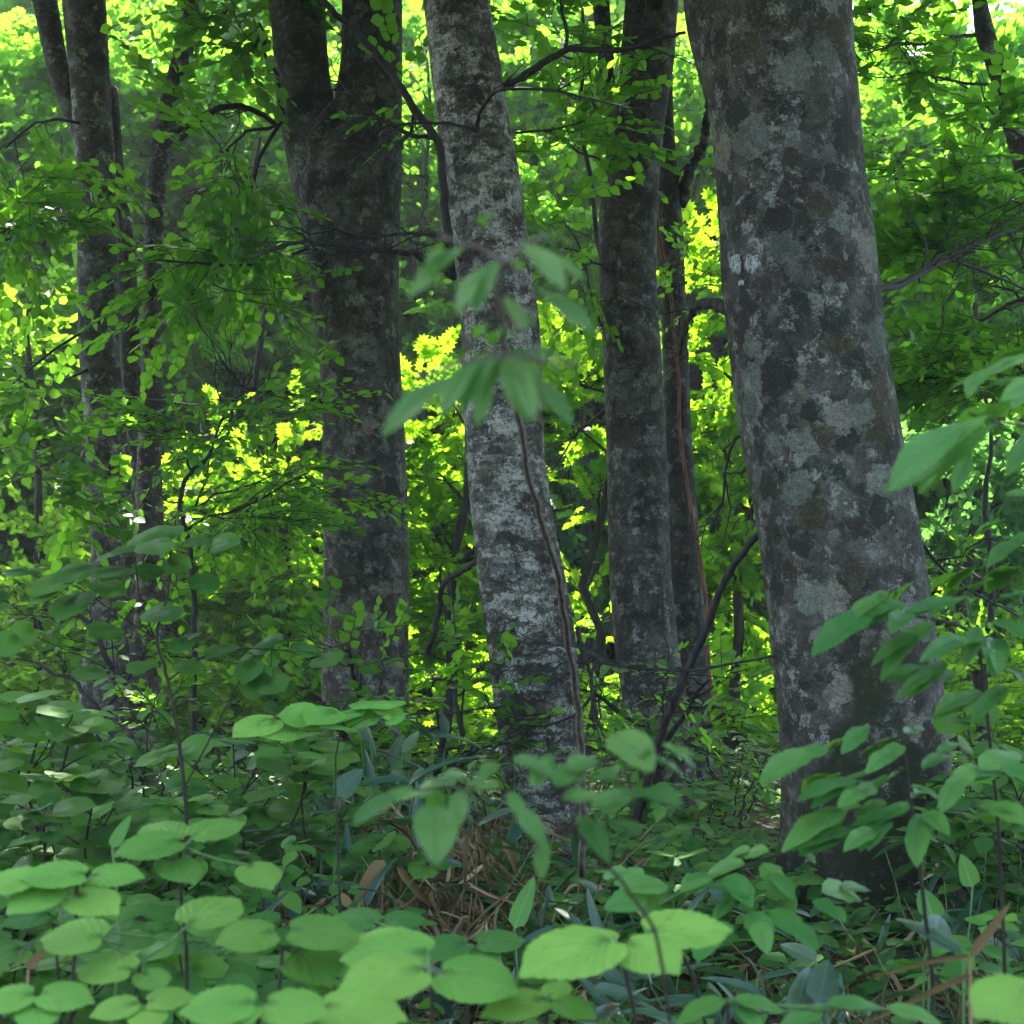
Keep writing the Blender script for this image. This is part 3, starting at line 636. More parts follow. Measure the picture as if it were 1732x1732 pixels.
px_branch(w, [(1030, 690), (975, 730), (940, 790), (920, 800)], YD, YD + .6, .010, .006, 6, None, 0, 5)
w.build('branch', M['twig'], root, origin=o4)
lf = Acc(); wd = Acc()
shade_canopy(rg, lf, wd, P(1100, -330, YD), [((4.5, 15.2, 10.2), (3.2, 2.0, 1.2), 500), ((.8, 15.0, 10.0), (3.2, 2.0, 1.2), 500), ((-2.2, 16.6, 10.4), (3.0, 1.8, 1.0), 450), ((2.5, 17.2, 10.7), (3.0, 1.8, 1.0), 450), ((6.5, 16.8, 10.6), (2.6, 1.8, 1.0), 400), ((-6.5, 16.6, 10.5), (2.8, 1.8, 1.0), 400)])  # unseen masses, the rear ones added to shade the farther shrubs
for c, r, n in [((945, 230), (.5, .6, .7), 46), ((940, 90), (.5, .6, .5), 40), ((955, 420), (.35, .5, .4), 26)]:
    fill_blob(rg, wd, lf, P(1040, c[1] + 60, YD), P(c[0], c[1], YD - .6), r, n, LEAF_W, .105, .45, 10, .012, 5, True)
lf.build('crown', M['beech_leaf'], root, origin=o4); wd.build('limb', M['twig'], root, origin=o4)

# --- dark slender tree behind it
YE = 13.4
root = thing('beech_tree', 'dark slender tree with a red-brown creeper, just behind the curved beech', 'tree', tuple(P(1160, 1260, YE)[:2]) + (0,))
oe = np.array(root.location)
a = Acc(); trunk_mesh(a, 6, [(-60, 1116, 1136), (120, 1117, 1137), (220, 1117, 1140), (300, 1112, 1148), (400, 1114, 1156), (500, 1118, 1160), (580, 1120, 1163), (700, 1122, 1168), (800, 1124, 1175), (900, 1126, 1182), (1000, 1128, 1190), (1100, 1134, 1197), (1230, 1140, 1202), (1350, 1140, 1210)], YE, 9.9, 2, 0, .05, 48, .03, .06); a.build('trunk', bark4b, root, origin=oe)
w = Acc(); rg = np.random.default_rng(66)
px_branch(w, [(1150, 345), (1160, 305), (1178, 270), (1192, 235), (1196, 180), (1215, 100)], YE, YE - .1, .055, .03, 10)
px_branch(w, [(1142, 320), (1150, 290), (1165, 275)], YE, YE - .2, .012, .006, 6)
w.build('branch', bark4b, root, origin=oe)
lf = Acc(); wd = Acc(); fill_blob(rg, wd, lf, P(1125, -60, YE), P(1200, -260, YE), (1.2, 1.0, .6), 90, LEAF, .09, .45, 10, .03, 6, True)
fill_blob(rg, wd, lf, P(1150, 560, YE), P(1150, 480, YE - .6), (.35, .3, .25), 24, LEAF, .085, .4, 8, .01, 4, True)
lf.build('crown', M['beech_leaf'], root, origin=oe); wd.build('limb', M['twig'], root, origin=oe)
w = Acc()
px_branch(w, [(1108, 330), (1112, 380), (1122, 430), (1134, 490), (1142, 580), (1150, 660), (1148, 720), (1158, 790), (1170, 870), (1188, 960), (1195, 1040), (1198, 1120), (1205, 1200)], 13.0, 13.1, .014, .018, 6)
px_branch(w, [(1112, 380), (1116, 470), (1128, 500)], 13.0, 13.0, .010, .008, 5)
px_branch(w, [(1120, 590), (1150, 600), (1160, 596)], 13.0, 13.0, .010, .008, 5)
tag(w.build('creeper', M['red_vine'], None), 'red-brown creeper stem climbing the dark slender tree', 'vine')

# --- leaning tree at the top right
YG = 11.5
root = thing('beech_tree', 'slim leaning trunk crossing the top right corner of the photo', 'tree', tuple(P(1840, 1300, YG)[:2]) + (0,))
og = np.array(root.location)
a = Acc(); trunk_mesh(a, 7, [(-60, 1636, 1662), (0, 1645, 1668), (60, 1648, 1684), (120, 1672, 1702), (200, 1694, 1724), (260, 1708, 1740), (400, 1745, 1785), (600, 1780, 1830), (900, 1800, 1865), (1300, 1800, 1880), (1420, 1796, 1890)], YG, 4.9, 2.6, 0, .06, 48, .03, .05); a.build('trunk', bark1, root, origin=og)
w = Acc(); rg = np.random.default_rng(77)
px_branch(w, [(1655, 58), (1620, 62), (1560, 75), (1520, 72), (1470, 90)], YG, YG - 1, .016, .006, 6, None, 0, 8)
px_branch(w, [(1750, 245), (1700, 210), (1640, 150), (1600, 130)], YG, YG - .8, .012, .005, 6, None, 0, 6)
px_branch(w, [(1770, 490), (1700, 515), (1640, 560), (1590, 590)], YG, YG - .8, .016, .006, 6, None, 0, 8)
w.build('branch', M['twig'], root, origin=og)
lf = Acc(); wd = Acc()
shade_canopy(rg, lf, wd, P(1590, -330, YG), [((7.5, 9.0, 8.4), (3.0, 3.0, 1.2), 450)])  # unseen mass shading from the right side
for c, r, n in [((1600, 330), (1.1, .8, .5), 150), ((1650, 480), (1.0, .8, .4), 120), ((1510, 130), (.7, .6, .5), 70), ((1700, 620), (.9, .7, .35), 100), ((1500, 300), (.6, .6, .5), 60), ((1560, 640), (.7, .6, .3), 70)]:
    fill_blob(rg, wd, lf, P(1760, c[1] + 40, YG), P(c[0], c[1], YG - .4), r, n, LEAF_W, .105, .45, 10, .014, 5, True)
lf.build('crown', M['beech_leaf'], root, origin=og); wd.build('limb', M['twig'], root, origin=og)

# --- bent sapling left of the forked beech
root = thing('sapling', 'thin crooked sapling between the slim beech and the forked beech', 'tree', tuple(P(325, 1330, 10.5)[:2]) + (0,))
os_ = np.array(root.location)
w = Acc(); rg = np.random.default_rng(88)
px_branch(w, [(326, 1420), (330, 1200), (328, 1080), (330, 1020), (324, 970), (318, 900), (305, 870), (307, 820), (330, 790)], 10.5, 10.5, .022, .014, 8)
w.build('trunk', M['twig'], root, origin=os_)
w = Acc()
px_branch(w, [(318, 895), (350, 872), (390, 868), (440, 845), (480, 820), (520, 800)], 10.5, 10.2, .012, .005, 6, None, 0, 6)
px_branch(w, [(330, 792), (355, 770), (370, 720), (390, 680), (415, 660)], 10.5, 10.4, .012, .007, 6, None, 0, 6)
px_branch(w, [(322, 795), (312, 770), (308, 752)], 10.5, 10.4, .009, .005, 6)
px_branch(w, [(345, 785), (385, 740), (395, 690), (390, 640), (370, 600)], 10.5, 10.6, .010, .005, 6, None, 0, 6)
px_branch(w, [(310, 850), (285, 850), (265, 830)], 10.5, 10.4, .008, .004, 6, None, 0, 3)
w.build('branch', M['twig'], root, origin=os_)
lf = Acc(); wd = Acc()
for c, r, n in [((400, 700), (.7, .5, .35), 70), ((470, 800), (.5, .4, .3), 50), ((290, 880), (.3, .3, .25), 22), ((380, 880), (.5, .4, .25), 40)]:
    fill_blob(rg, wd, lf, P(330, 860, 10.5), P(c[0], c[1], 10.3), r, n, LEAF, .085, .4, 9, .009, 4, True)
lf.build('crown', M['beech_leaf'], root, origin=os_); wd.build('limb', M['twig'], root, origin=os_)

FACE = np.array([0, .5, 0])      # their leaves turn to the light beyond
# ------------------------------------------------------------------ sunlit maples and saplings behind the beeches
def feature_tree(seed, name, label, basepx, Y, th, tr, blobs, tmpl, mat, size, length=.5, nl=9, barkm='twig', jit=.35, tilt=.45, lean=0):
    rg = np.random.default_rng(seed); b = P(basepx, HY, Y); b[2] = ground_z(b[0], Y)
    root = thing(name, label, 'tree', tuple(b)); wd = Acc(); lf = Acc(); tk = Acc()
    top = b + np.array([lean, 0, th]); tl = wander(rg, b - np.array([0, 0, .2]), top, 14, .05); tk.tube(tl, np.linspace(tr, tr * .3, 14), 10)
    for (px, py, dy, rx, ry, rz, n) in blobs:
        c = P(px, py, Y + dy); i = int(np.clip(np.argmin(np.abs(tl[:, 2] - (c[2] - .4))), 2, 12))
        fill_blob(rg, wd, lf, tl[i], c, (rx, ry * .6, rz * .8), int(n * .7), tmpl, size, length, nl, .02, 6, True, tilt, jit)
    tk.build('trunk', M[barkm], root, origin=b); wd.build('branch', M['twig'], root, origin=b); lf.build('crown', M[mat], root, origin=b)
    return root
feature_tree(201, 'maple_tree', 'glowing yellow-green maple between the slim beech and the forked beech', 440, 16.5, 6.5, .06,
    [(430, 880, 0, 1.0, .8, .5, 150), (380, 1010, 0, 1.1, .8, .55, 190), (500, 960, 0, .7, .7, .6, 120), (330, 960, 0, .8, .6, .4, 80), (440, 780, .4, 1.0, .8, .4, 80), (480, 1060, .2, .8, .7, .3, 80), (370, 1120, 0, 1.0, .8, .3, 130), (480, 870, .3, .8, .7, .3, 90)], MAPLE, 'maple_leaf', .13)
feature_tree(202, 'maple_tree', 'bright maple showing between the forked beech and the centre beech', 740, 16.0, 7.5, .06,
    [(740, 660, 0, .6, .8, .6, 90), (740, 800, 0, .6, .8, .55, 110), (745, 940, 0, .65, .8, .5, 110), (770, 1060, 0, .6, .8, .5, 100), (720, 1150, .4, .7, .7, .3, 70), (745, 720, .3, .6, .7, .3, 80), (745, 880, .3, .6, .7, .3, 80), (760, 1000, .3, .6, .7, .3, 80)], MAPLE, 'maple_leaf', .13)
feature_tree(203, 'maple_tree', 'maple bough glowing right of the centre beech, high against the curved beech', 985, 15.5, 7.5, .05,
    [(960, 640, 0, .55, .7, .5, 80), (975, 720, 0, .45, .6, .35, 60), (1015, 830, 0, .22, .3, .35, 24), (950, 560, .5, .7, .7, .5, 80), (1010, 1050, 0, .25, .3, .2, 16)], MAPLE, 'maple_leaf', .13)
feature_tree(204, 'maple_tree', 'bright maple filling the gap left of the thickest beech', 1225, 15.5, 7.5, .06,
    [(1215, 620, 0, .5, .8, .55, 90), (1225, 760, 0, .6, .8, .5, 110), (1240, 880, 0, .6, .8, .5, 110), (1250, 1000, 0, .6, .8, .45, 100), (1200, 480, .4, .5, .7, .6, 70), (1250, 1120, .3, .6, .7, .35, 80), (1220, 820, .3, .6, .7, .3, 80), (1240, 940, .3, .6, .7, .3, 80), (1215, 690, .3, .6, .7, .3, 80), (1230, 1230, 0, .5, .7, .3, 60)], MAPLE, 'maple_leaf', .13)
feature_tree(205, 'broadleaf_tree', 'sunlit yellow-green tree at the left edge behind the shrubs', 40, 17.0, 6, .06,
    [(60, 930, 0, 1.2, .9, .4, 150), (60, 1040, 0, 1.3, .9, .45, 170), (50, 1160, 0, 1.2, .9, .45, 170), (20, 600, 0, .8, .8, .5, 110), (180, 1210, .3, 1.0, .8, .4, 110), (20, 1250, 0, 1.0, .9, .3, 110)], LEAF_W, 'sun_leaf', .11)
feature_tree(206, 'broadleaf_tree', 'yellow-lit low tree right of the thickest beech near the ground', 1660, 16.0, 4, .05,
    [(1650, 1130, 0, .8, .8, .3, 80), (1620, 1200, 0, .8, .8, .35, 100), (1690, 1280, 0, .8, .8, .3, 90), (1590, 950, .5, .3, .4, .25, 20), (1720, 1060, 1, .8, .6, .3, 50)], LEAF_W, 'sun_leaf', .10)
feature_tree(207, 'broadleaf_tree', 'cool green tree in the gap between the centre beech and the curved beech', 975, 21, 6, .09,
    [(960, 860, 0, .8, .8, .5, 110), (990, 960, .5, 1.0, .8, .7, 130), (980, 1080, .5, 1.0, .8, .5, 100), (960, 780, 0, .5, .6, .3, 50)], LEAF_W, 'cool_leaf', .12)
feature_tree(208, 'broadleaf_tree', 'cool blue-green tree right of the thickest beech at mid height', 1650, 17, 6, .07,
    [(1600, 760, 0, 1.1, .8, .5, 140), (1690, 850, .3, 1.1, .8, .6, 150), (1640, 960, .5, 1.1, .8, .5, 130), (1730, 740, .5, .8, .7, .5, 90)], LEAF_W, 'cool_leaf', .12)
feature_tree(209, 'broadleaf_tree', 'small sunlit bush tree low between the slim beech and the forked beech', 400, 18, 3, .05,
    [(330, 1200, 0, 1.3, .9, .4, 170), (470, 1180, 0, 1.2, .9, .4, 150), (400, 1270, 0, 1.6, .8, .3, 150)], LEAF_W, 'sun_leaf', .11)
feature_tree(210, 'broadleaf_tree', 'small sunlit bush tree low between the forked beech and the centre beech', 760, 18, 3, .05,
    [(730, 1220, 0, 1.0, .9, .35, 130), (790, 1290, 0, 1.2, .8, .3, 130), (1000, 1190, 0, .7, .8, .3, 90)], LEAF_W, 'sun_leaf', .11)

for sd_, lab_, bx, yy, bl in [
    (211, 'leafy tree with light green crown high behind the slim beech', 150, 20.4, [(60, 120, 130), (190, 60, 110), (250, 240, 120), (80, 330, 120), (30, 480, 110), (230, 400, 90), (90, 640, 90)]),
    (212, 'leafy tree filling the space high between the slim and the forked beech', 400, 20.8, [(360, 90, 130), (430, 230, 140), (340, 330, 120), (450, 420, 120), (360, 520, 120), (460, 600, 110), (380, 680, 100)]),
    (213, 'leafy tree seen high between the forked and the centre beech', 720, 21.0, [(700, 230, 110), (720, 380, 110), (700, 500, 110), (730, 620, 90), (690, 120, 50)]),
    (214, 'leafy tree seen high between the centre and the curved beech', 950, 20.6, [(930, 120, 90), (960, 250, 120), (950, 380, 120), (970, 500, 120), (960, 620, 90)]),
    (215, 'leafy tree seen high between the dark slender tree and the thickest beech', 1190, 20.8, [(1190, 120, 90), (1180, 260, 90), (1200, 380, 110), (1190, 520, 100)]),
    (216, 'leafy tree with light green crown high right of the thickest beech', 1580, 20.5, [(1500, 60, 80), (1540, 250, 130), (1660, 330, 120), (1570, 430, 130), (1690, 520, 120), (1600, 600, 120), (1530, 700, 110), (1700, 680, 100)])]:
    feature_tree(sd_, 'broadleaf_tree', lab_, bx, yy + 1.4, 9.6, .07, [(px_, py_, random.Random(sd_ + py_).uniform(-.6, .6), 1.1 if sd_ not in (213, 215) else .7, 1.1, .6, int(n_ * 1.25)) for px_, py_, n_ in bl], LEAF_W, 'mid_leaf', .15, tilt=.5, jit=.5)

FACE = np.array([0, -.15, 0])
for sd_, lab_, bx, yy, bl in [
    (221, 'low leafy sapling overlapping the foot of the forked beech', 600, 9.6, [(590, 1090, 26), (650, 1160, 30), (560, 1200, 34), (490, 1140, 26), (640, 1240, 34)]),
    (222, 'low leafy sapling overlapping the foot of the slim beech', 190, 9.9, [(110, 1010, 22), (250, 1100, 28), (160, 1190, 34), (60, 1120, 28), (300, 1180, 30)]),
    (223, 'low leafy sapling at the foot of the curved beech', 1120, 10.0, [(1200, 1150, 24), (1090, 1210, 26), (1240, 1200, 30), (1170, 1260, 34), (1020, 1180, 16)]),
    (224, 'low leafy sapling between the forked and the centre beech', 760, 9.4, [(740, 1200, 28), (800, 1260, 30), (720, 1290, 30), (770, 1130, 12)])]:
    feature_tree(sd_, 'sapling', lab_, bx, yy, 1.7, .012, [(px_, py_, random.Random(sd_ + py_).uniform(-.4, .4), .42, .35, .18, n_) for px_, py_, n_ in bl], LEAF_W, 'beech_leaf', .085, .34, 8, tilt=.25, jit=.3)

# ------------------------------------------------------------------ the wood behind
FACE = np.array([0, .5, 0])
def bg_variant(seed, mat, size, h, low, tmpl=LEAF_W, dens=1.0):
    rg = np.random.default_rng(seed)
    root = thing('broadleaf_tree', 'x', 'tree'); wd = Acc(); lf = Acc(); tk = Acc()
    tl = wander(rg, (0, 0, -.4), (rg.normal(0, .5), rg.normal(0, .5), h), 18, .03); tk.tube(tl, np.linspace(.17, .05, 18), 12)
    nb = 13
    for i in range(nb):
        z = low + (h - low) * (i / (nb - 1)) ** .9; a_ = i * 2.4 + rg.uniform(-.4, .4); rad = 1.9 * math.sin(math.pi * (.25 + .65 * i / nb)) + .3
        c = np.array([math.cos(a_) * rad, math.sin(a_) * rad, z]); k = int(np.clip(np.argmin(np.abs(tl[:, 2] - (z - .7))), 1, 17))
        fill_blob(rg, wd, lf, tl[k], c, np.array([1.5, 1.5, .75]) * rg.uniform(.8, 1.15), int(200 * dens), tmpl, size, .6, 10, .035, 7, False, .4, .45)
    tk.build('trunk', M['far_bark'], root); wd.build('branch', M['twig'], root); lf.build('crown', M[mat], root)
    return root
V1 = bg_variant(301, 'mid_leaf', .15, 9.5, 1.2)
V2 = bg_variant(302, 'mid_leaf', .17, 12.5, 2.2)
V3 = bg_variant(303, 'cool_leaf', .20, 14, 2.0)
ORD = ['nearest', 'second nearest', 'third nearest', 'fourth nearest', 'fifth nearest', 'sixth nearest', 'seventh nearest', 'eighth nearest', 'ninth nearest', 'tenth nearest', 'eleventh nearest', 'twelfth nearest', 'thirteenth nearest', 'fourteenth nearest']
ZONES = [(-9999, 95, 'left of the slim beech'), (95, 290, 'in line with the slim beech'), (290, 530, 'between the slim and the forked beech'), (530, 700, 'in line with the forked beech'), (700, 800, 'between the forked and the centre beech'), (800, 990, 'in line with the centre beech'), (990, 1170, 'in line with the curved beech'), (1170, 1290, 'between the curved and the thickest beech'), (1290, 1600, 'in line with the thickest beech'), (1600, 9999, 'right of the thickest beech')]
def zone(x, y):
    px = 866 + x / (K * y)
    for a_, b_, s in ZONES:
        if a_ <= px < b_: return s
used_proto = set()
def scatter(protos, spots, kindname, group):
    """spots: (variant, x, y, rotation, scale); each gets a label that tells it from the others"""
    cnt = {}
    if 'shrub' in kindname and 'sunlit' not in kindname: spots = [(v, x, y, rz, sc * (.74 if y > 7.4 else (.9 if y > 4.5 else 1))) for v, x, y, rz, sc in spots]
    for v, x, y, rz, sc in sorted(spots, key=lambda s: s[2]):
        zn = zone(x, y); i = cnt.get(zn, 0); cnt[zn] = i + 1
        lab = f'{ORD[min(i, 13)]} {kindname} {zn}'
        p = protos[v]
        if id(p) not in used_proto:
            used_proto.add(id(p)); p.location = (x, y, ground_z(x, y)); p.rotation_euler = (0, 0, rz); p.scale = (sc,) * 3; p['label'] = lab; p['group'] = group
        else: copy_tree(p, (x, y, ground_z(x, y)), rz, sc, lab, group)
spots = []
rg = np.random.default_rng(99)
for (v, px, y, sc) in [
    (0, 190, 25.5, 1), (0, 480, 25.8, 1), (0, 735, 26.3, 1), (0, 985, 26, 1.0), (0, 1210, 26, 1), (0, 1480, 25.5, 1), (0, 20, 25, 1), (1, 300, 28, 1.05), (0, 370, 22.6, .92), (0, 250, 23.2, .92), (0, 1600, 22.6, .92), (1, 560, 28.5, 1), (1, 1100, 28.5, 1), (0, 60, 25.5, 1), (0, 330, 26.5, 1), (0, 610, 26, 1), (0, 860, 27, 1.1), (0, 1100, 26.5, 1.1), (0, 1340, 26, 1), (0, 1590, 25.5, 1), (0, -180, 25, 1), (0, 1840, 25, 1),
    (1, 170, 29, 1), (1, 480, 30, 1), (1, 640, 31, 1.0), (1, 1250, 31, 1.05), (1, 1450, 30, .95), (1, -60, 31, 1), (1, 1800, 31, .95), (1, 1000, 34, 1.15), (1, 760, 33, 1.15), (1, 1130, 30, 1.1), (1, 900, 30, 1.05),
    (2, 30, 36, 1), (2, 300, 35, 1.05), (2, 560, 37, 1), (2, 800, 40, .85), (2, 1080, 39, .95), (2, 1320, 36, 1), (2, 1560, 37, .85), (2, 1760, 37, .85), (2, -200, 38, 1.1), (2, 1950, 38, 1.1),
    (2, 130, 50, 1.1), (2, 400, 52, 1.1), (2, 660, 50, .95), (2, 930, 53, .9), (2, 1200, 50, 1.0), (2, 1450, 52, 1), (2, 1680, 50, .85), (2, -120, 52, 1.2), (2, 1900, 52, 1.1)]:
    spots.append((v, (px - 866) * K * y, y, rg.uniform(-.8, .8), sc))
scatter([V1, V2, V3], spots, 'background tree', 'trees of the wood behind the beeches')

# bare pale trunks far in the wood
for k_, (px, y, r_, h_, lab) in enumerate([(430, 24, .16, 7, 'pale grey trunk glimpsed behind the glowing maple on the left'), (1205, 31, .22, 9, 'far grey trunk left of the thickest beech'), (985, 26, .22, 9, 'dark far trunk in the gap right of the centre beech'), (1300, 25, .12, 7, 'pale trunk peeping beside the left edge of the thickest beech'), (740, 25, .10, 7, 'small pale trunk low between the forked and the centre beech'), (1660, 30, .2, 9, 'far dark trunk right of the thickest beech')]):
    b = P(px, HY, y); b[2] = ground_z(b[0], y); rg = np.random.default_rng(400 + k_)
    root = thing('far_tree', lab, 'tree', tuple(b)); tk = Acc(); tl = wander(rg, b - [0, 0, .3], b + [rg.normal(0, .5), 0, h_], 14, .03); tk.tube(tl, np.linspace(r_, r_ * .6, 14), 14); tk.build('trunk', M['far_bark'], root, origin=b)
    lf = Acc(); wd = Acc(); fill_blob(rg, wd, lf, tl[-2], tl[-1] + [0, 0, .5], (1.6, 1.4, 1.2), 160, LEAF_W, .13, .5, 9, .04, 6, False); wd.build('branch', M['twig'], root, origin=b); lf.build('crown', M['cool_leaf'], root, origin=b)

# ------------------------------------------------------------------ shrubs
def shrub_variant(seed, h, w_, nstem, tmpl, mat, size, name='round_leaved_shrub', pairs=2, tips=4, wr=(.88, 1.05), face=-.34):
    rg = np.random.default_rng(seed); root = thing(name, 'x', 'shrub'); st = Acc(); lf = Acc()
    PB = []; DD = []; NN = []; SS = []; RR = []; WW = []
    for s in range(nstem):
        a_ = s * 2.4 + rg.uniform(-.5, .5); rad = w_ * math.sqrt((s + .5) / nstem) * rg.uniform(.8, 1.1); hh = h * rg.uniform(.65, 1.0) * (1 - .25 * (rad / w_) ** 2)
        e = np.array([math.cos(a_) * rad, math.sin(a_) * rad, hh]); ln = sag(wander(rg, (rg.normal(0, .05), rg.normal(0, .05), -.05), e, 9, .07), hh * .08); st.tube(ln, np.linspace(.008, .0035, 9), 6)
        ends = [(ln[-1], nrm(ln[-1] - ln[-3]))]
        for k in range(tips):
            i = rg.integers(4, 9) - 1; d = nrm(rg.normal(0, 1, 3) * np.array([1, 1, .0]) + nrm(e) * .5 + [0, 0, .35]); q = ln[i] + d * rg.uniform(.14, .34)
            l2 = wander(rg, ln[i], q, 5, .08); st.tube(l2, np.linspace(.0035, .0022, 5), 4); ends.append((l2[-1], d))
            if rg.random() < .7: ends.append((l2[2], d))
        for q, d in ends:
            hd = rg.uniform(0, 2 * math.pi)
            for pr_ in range(pairs):
                s_ = size * rg.uniform(.55, 1.25) * (1 if pr_ == 0 else .72)
                for sg in (0, math.pi):
                    dd = np.array([math.cos(hd + sg), math.sin(hd + sg), rg.uniform(-.45, .15)]) + d * .35 * np.array([1, 1, .3])
                    dd = nrm(dd); b0 = q + dd * .018
                    st.tube(np.array([q - [0, 0, .01], q + dd * .02]), [.0018, .0014], 3, False)
                    PB.append(b0); DD.append(dd); NN.append(np.array([0, face, 1.]) + rg.normal(0, .26, 3)); SS.append(s_); RR.append(rg.uniform(0, 1)); WW.append(rg.uniform(*wr))
                hd += math.pi / 2 + rg.uniform(-.3, .3)
    NN = nrm(np.array(NN)); DD = np.array(DD); DD = DD - NN * (np.sum(DD * NN, 1, keepdims=True)) * .8
    lf.leaves(tmpl, PB, DD, NN, SS, RR, WW)
    st.build('stem', M['stem'], root); lf.build('foliage', M[mat], root); return root
SH = [shrub_variant(500 + i, h, w_, ns, ROUND_MID, 'shrub_leaf', .125, 'round_leaved_shrub', 2, 4) for i, (h, w_, ns) in enumerate([(.72, .6, 7), (.82, .7, 8), (.58, .75, 8), (1.02, .55, 7)])]
SO = [shrub_variant(520 + i, h, w_, ns, OVAL, 'shrub_leaf', .10, 'oval_leaved_shrub', 2, 6, (.9, 1.2)) for i, (h, w_, ns) in enumerate([(1.0, .6, 9), (.7, .7, 9)])]
SL = [shrub_variant(540, 1.3, .9, 14, ROUND_LO, 'sun_leaf', .13, 'sunlit_shrub', 2, 6, (.88, 1.05), .6), shrub_variant(541, 1.1, 1.0, 14, ROUND_LO, 'sun_leaf', .12, 'sunlit_shrub', 2, 6, (.88, 1.05), .6)]
def at(px, y): return (px - 866) * K * y
rg = np.random.default_rng(7)
spots = []
# (variant, px, distance, scale)
for v, px, y, sc in [
    (0, 60, 3.9, .95), (2, 250, 3.7, .9), (1, 390, 4.6, .8), (3, 110, 5.2, 1.05), (3, 300, 5.6, .95), (0, -60, 5.0, 1.0), (1, 200, 6.4, 1.0), (3, 40, 7.0, 1.0), (0, 420, 6.6, .95), (1, 520, 7.6, .95), (2, 330, 7.9, 1.1), (3, 140, 8.6, 1.0), (0, 640, 9.6, .9),
    (1, 470, 9.4, .85), (3, 600, 10.6, .7), (3, 470, 6.6, 1.2), (3, 0, 6.0, 1.3), (3, 1740, 7.0, 1.3), (1, 30, 9.6, 1.05), (0, 260, 10.6, 1.0), (2, 740, 9.8, .9), (2, 790, 9.6, .85),
    (2, 940, 7.9, .6), (2, 1080, 7.2, .8), (2, 1150, 6.4, .9), (1, 1230, 7.6, .85), (3, 1180, 8.8, .9), (0, 1090, 9.9, 1.0),
    (1, 1830, 6.2, 1.0), (0, 1870, 5.2, .9), (3, 1700, 7.6, 1.05), (2, 1650, 8.8, 1.1), (1, 1760, 9.6, 1.1), (0, 1700, 10.4, 1.0), (2, 1800, 6.6, 1.0), 
     (2, 130, 2.9, .7), (2, 430, 2.9, .62), (2, 900, 4.9, .45), (2, 1180, 4.3, .5)]:
    spots.append((v, at(px, y), y, rg.uniform(-.7, .7), sc))
scatter(SH, spots, 'round-leaved green shrub', 'round-leaved shrubs under the beeches')
spots = []
for v, px, y, sc in [(0, 620, 9.2, 1.15), (0, 440, 8.2, 1.1), (0, 700, 10.0, .9), (1, 560, 11.4, 1.2), (0, 1230, 10.8, 1.15), (1, 1140, 8.0, 1.1), (0, 80, 8.0, 1.35), (0, 250, 7.4, 1.2), (1, 1850, 4.4, .8), (0, 1720, 9.4, 1.2), (0, 1800, 6.0, 1.0), (1, 820, 10.6, 1.1), (1, 380, 5.2, 1.0), (0, 960, 10.6, 1.1), (1, 880, 7.6, .5)]:
    spots.append((v, at(px, y), y, rg.uniform(-.7, .7), sc))
scatter(SO, spots, 'small oval-leaved shrub', 'oval-leaved shrubs under the beeches')
spots = []
for k_ in range(34):
    y = 16.2 + 9 * (k_ / 33) + rg.uniform(-.3, .3); px = (k_ * 617) % 1900 - 80
    spots.append((k_ % 2, at(px, y), y, rg.uniform(-.7, .7), rg.uniform(.8, 1.1)))
scatter(SL, spots, 'sunlit low shrub', 'sunlit low shrubs behind the beeches')

# ------------------------------------------------------------------ leaves traced one by one, near the camera
def flat_leaf(acc, stem, b, t, Y, tmpl=ROUND_HI, dz=-.015, w=1.0, rnd=.5, roll=0.0, twist=None, node=None):
    """leaf lying nearly level: base pixel b at distance Y, tip pixel t; the tip's distance follows from its height"""
    B = P(b[0], b[1], Y); Nn = nrm(np.array([roll, -.40, 1.0])); O = np.array([0, 0, CAMH]); ray = P(t[0], t[1], 1.0) - O
    Yt = float(np.dot(B - O, Nn) / np.dot(ray, Nn)); Yt = min(max(Yt, Y - .10), Y + .10); T = P(t[0], t[1], Yt)
    D = T - B; L = np.linalg.norm(D); acc.leaves(tmpl, [B], [D], [Nn], [L * .97], [rnd], [w])
    if node is not None: stem.tube(sag(np.linspace(node, B + D * .08, 6), -.006), np.linspace(.0028, .002, 6), 6)
def near_plant(name, label, nodepx, Y, leaves, basepx, mat='pale_leaf', tmpl=ROUND_HI, stemm='stem'):
    n = P(nodepx[0], nodepx[1], Y); b = P(basepx, HY, Y + .05); b[2] = ground_z(b[0], Y)
    root = thing(name, label, 'shrub', tuple(b), 'pale round-leaved shoots at the front'); st = Acc(); lf = Acc(); rg = np.random.default_rng(int(nodepx[0]))
    st.tube(wander(rg, b, n, 10, .04), np.linspace(.0045, .0028, 10), 8)
    ps = Acc()
    for q in leaves:
        b_, t_, Yl, w_ = q[:4]; flat_leaf(lf, ps, b_, t_, Yl, tmpl, q[4] if len(q) > 4 else -.015, w_, rg.uniform(0, 1), rg.uniform(-.08, .08), node=n)
    st.build('stem', M[stemm], root, origin=b); ps.build('petiole', M['green_stem'], root, origin=b); lf.build('foliage', M[mat], root, origin=b); return root
near_plant('round_leaved_shoot', 'shoot with four pale round leaves at the lower left, front of the brown grass', (240, 1622), 2.45, [((180, 1585), (66, 1580), 2.42, 1.05), ((315, 1565), (405, 1512), 2.5, 1.0), ((228, 1640), (126, 1632), 2.4, .95), ((240, 1642), (277, 1672), 2.42, 1.0)], 275)
near_plant('round_leaved_shoot', 'pale shoot left of the bottom centre with leaves up to the dry stalk', (478, 1600), 2.35, [((470, 1575), (362, 1590), 2.3, 1.0), ((485, 1572), (610, 1580), 2.35, .95), ((560, 1592), (655, 1610), 2.45, 1.0), ((500, 1600), (560, 1660), 2.4, .9)], 455)
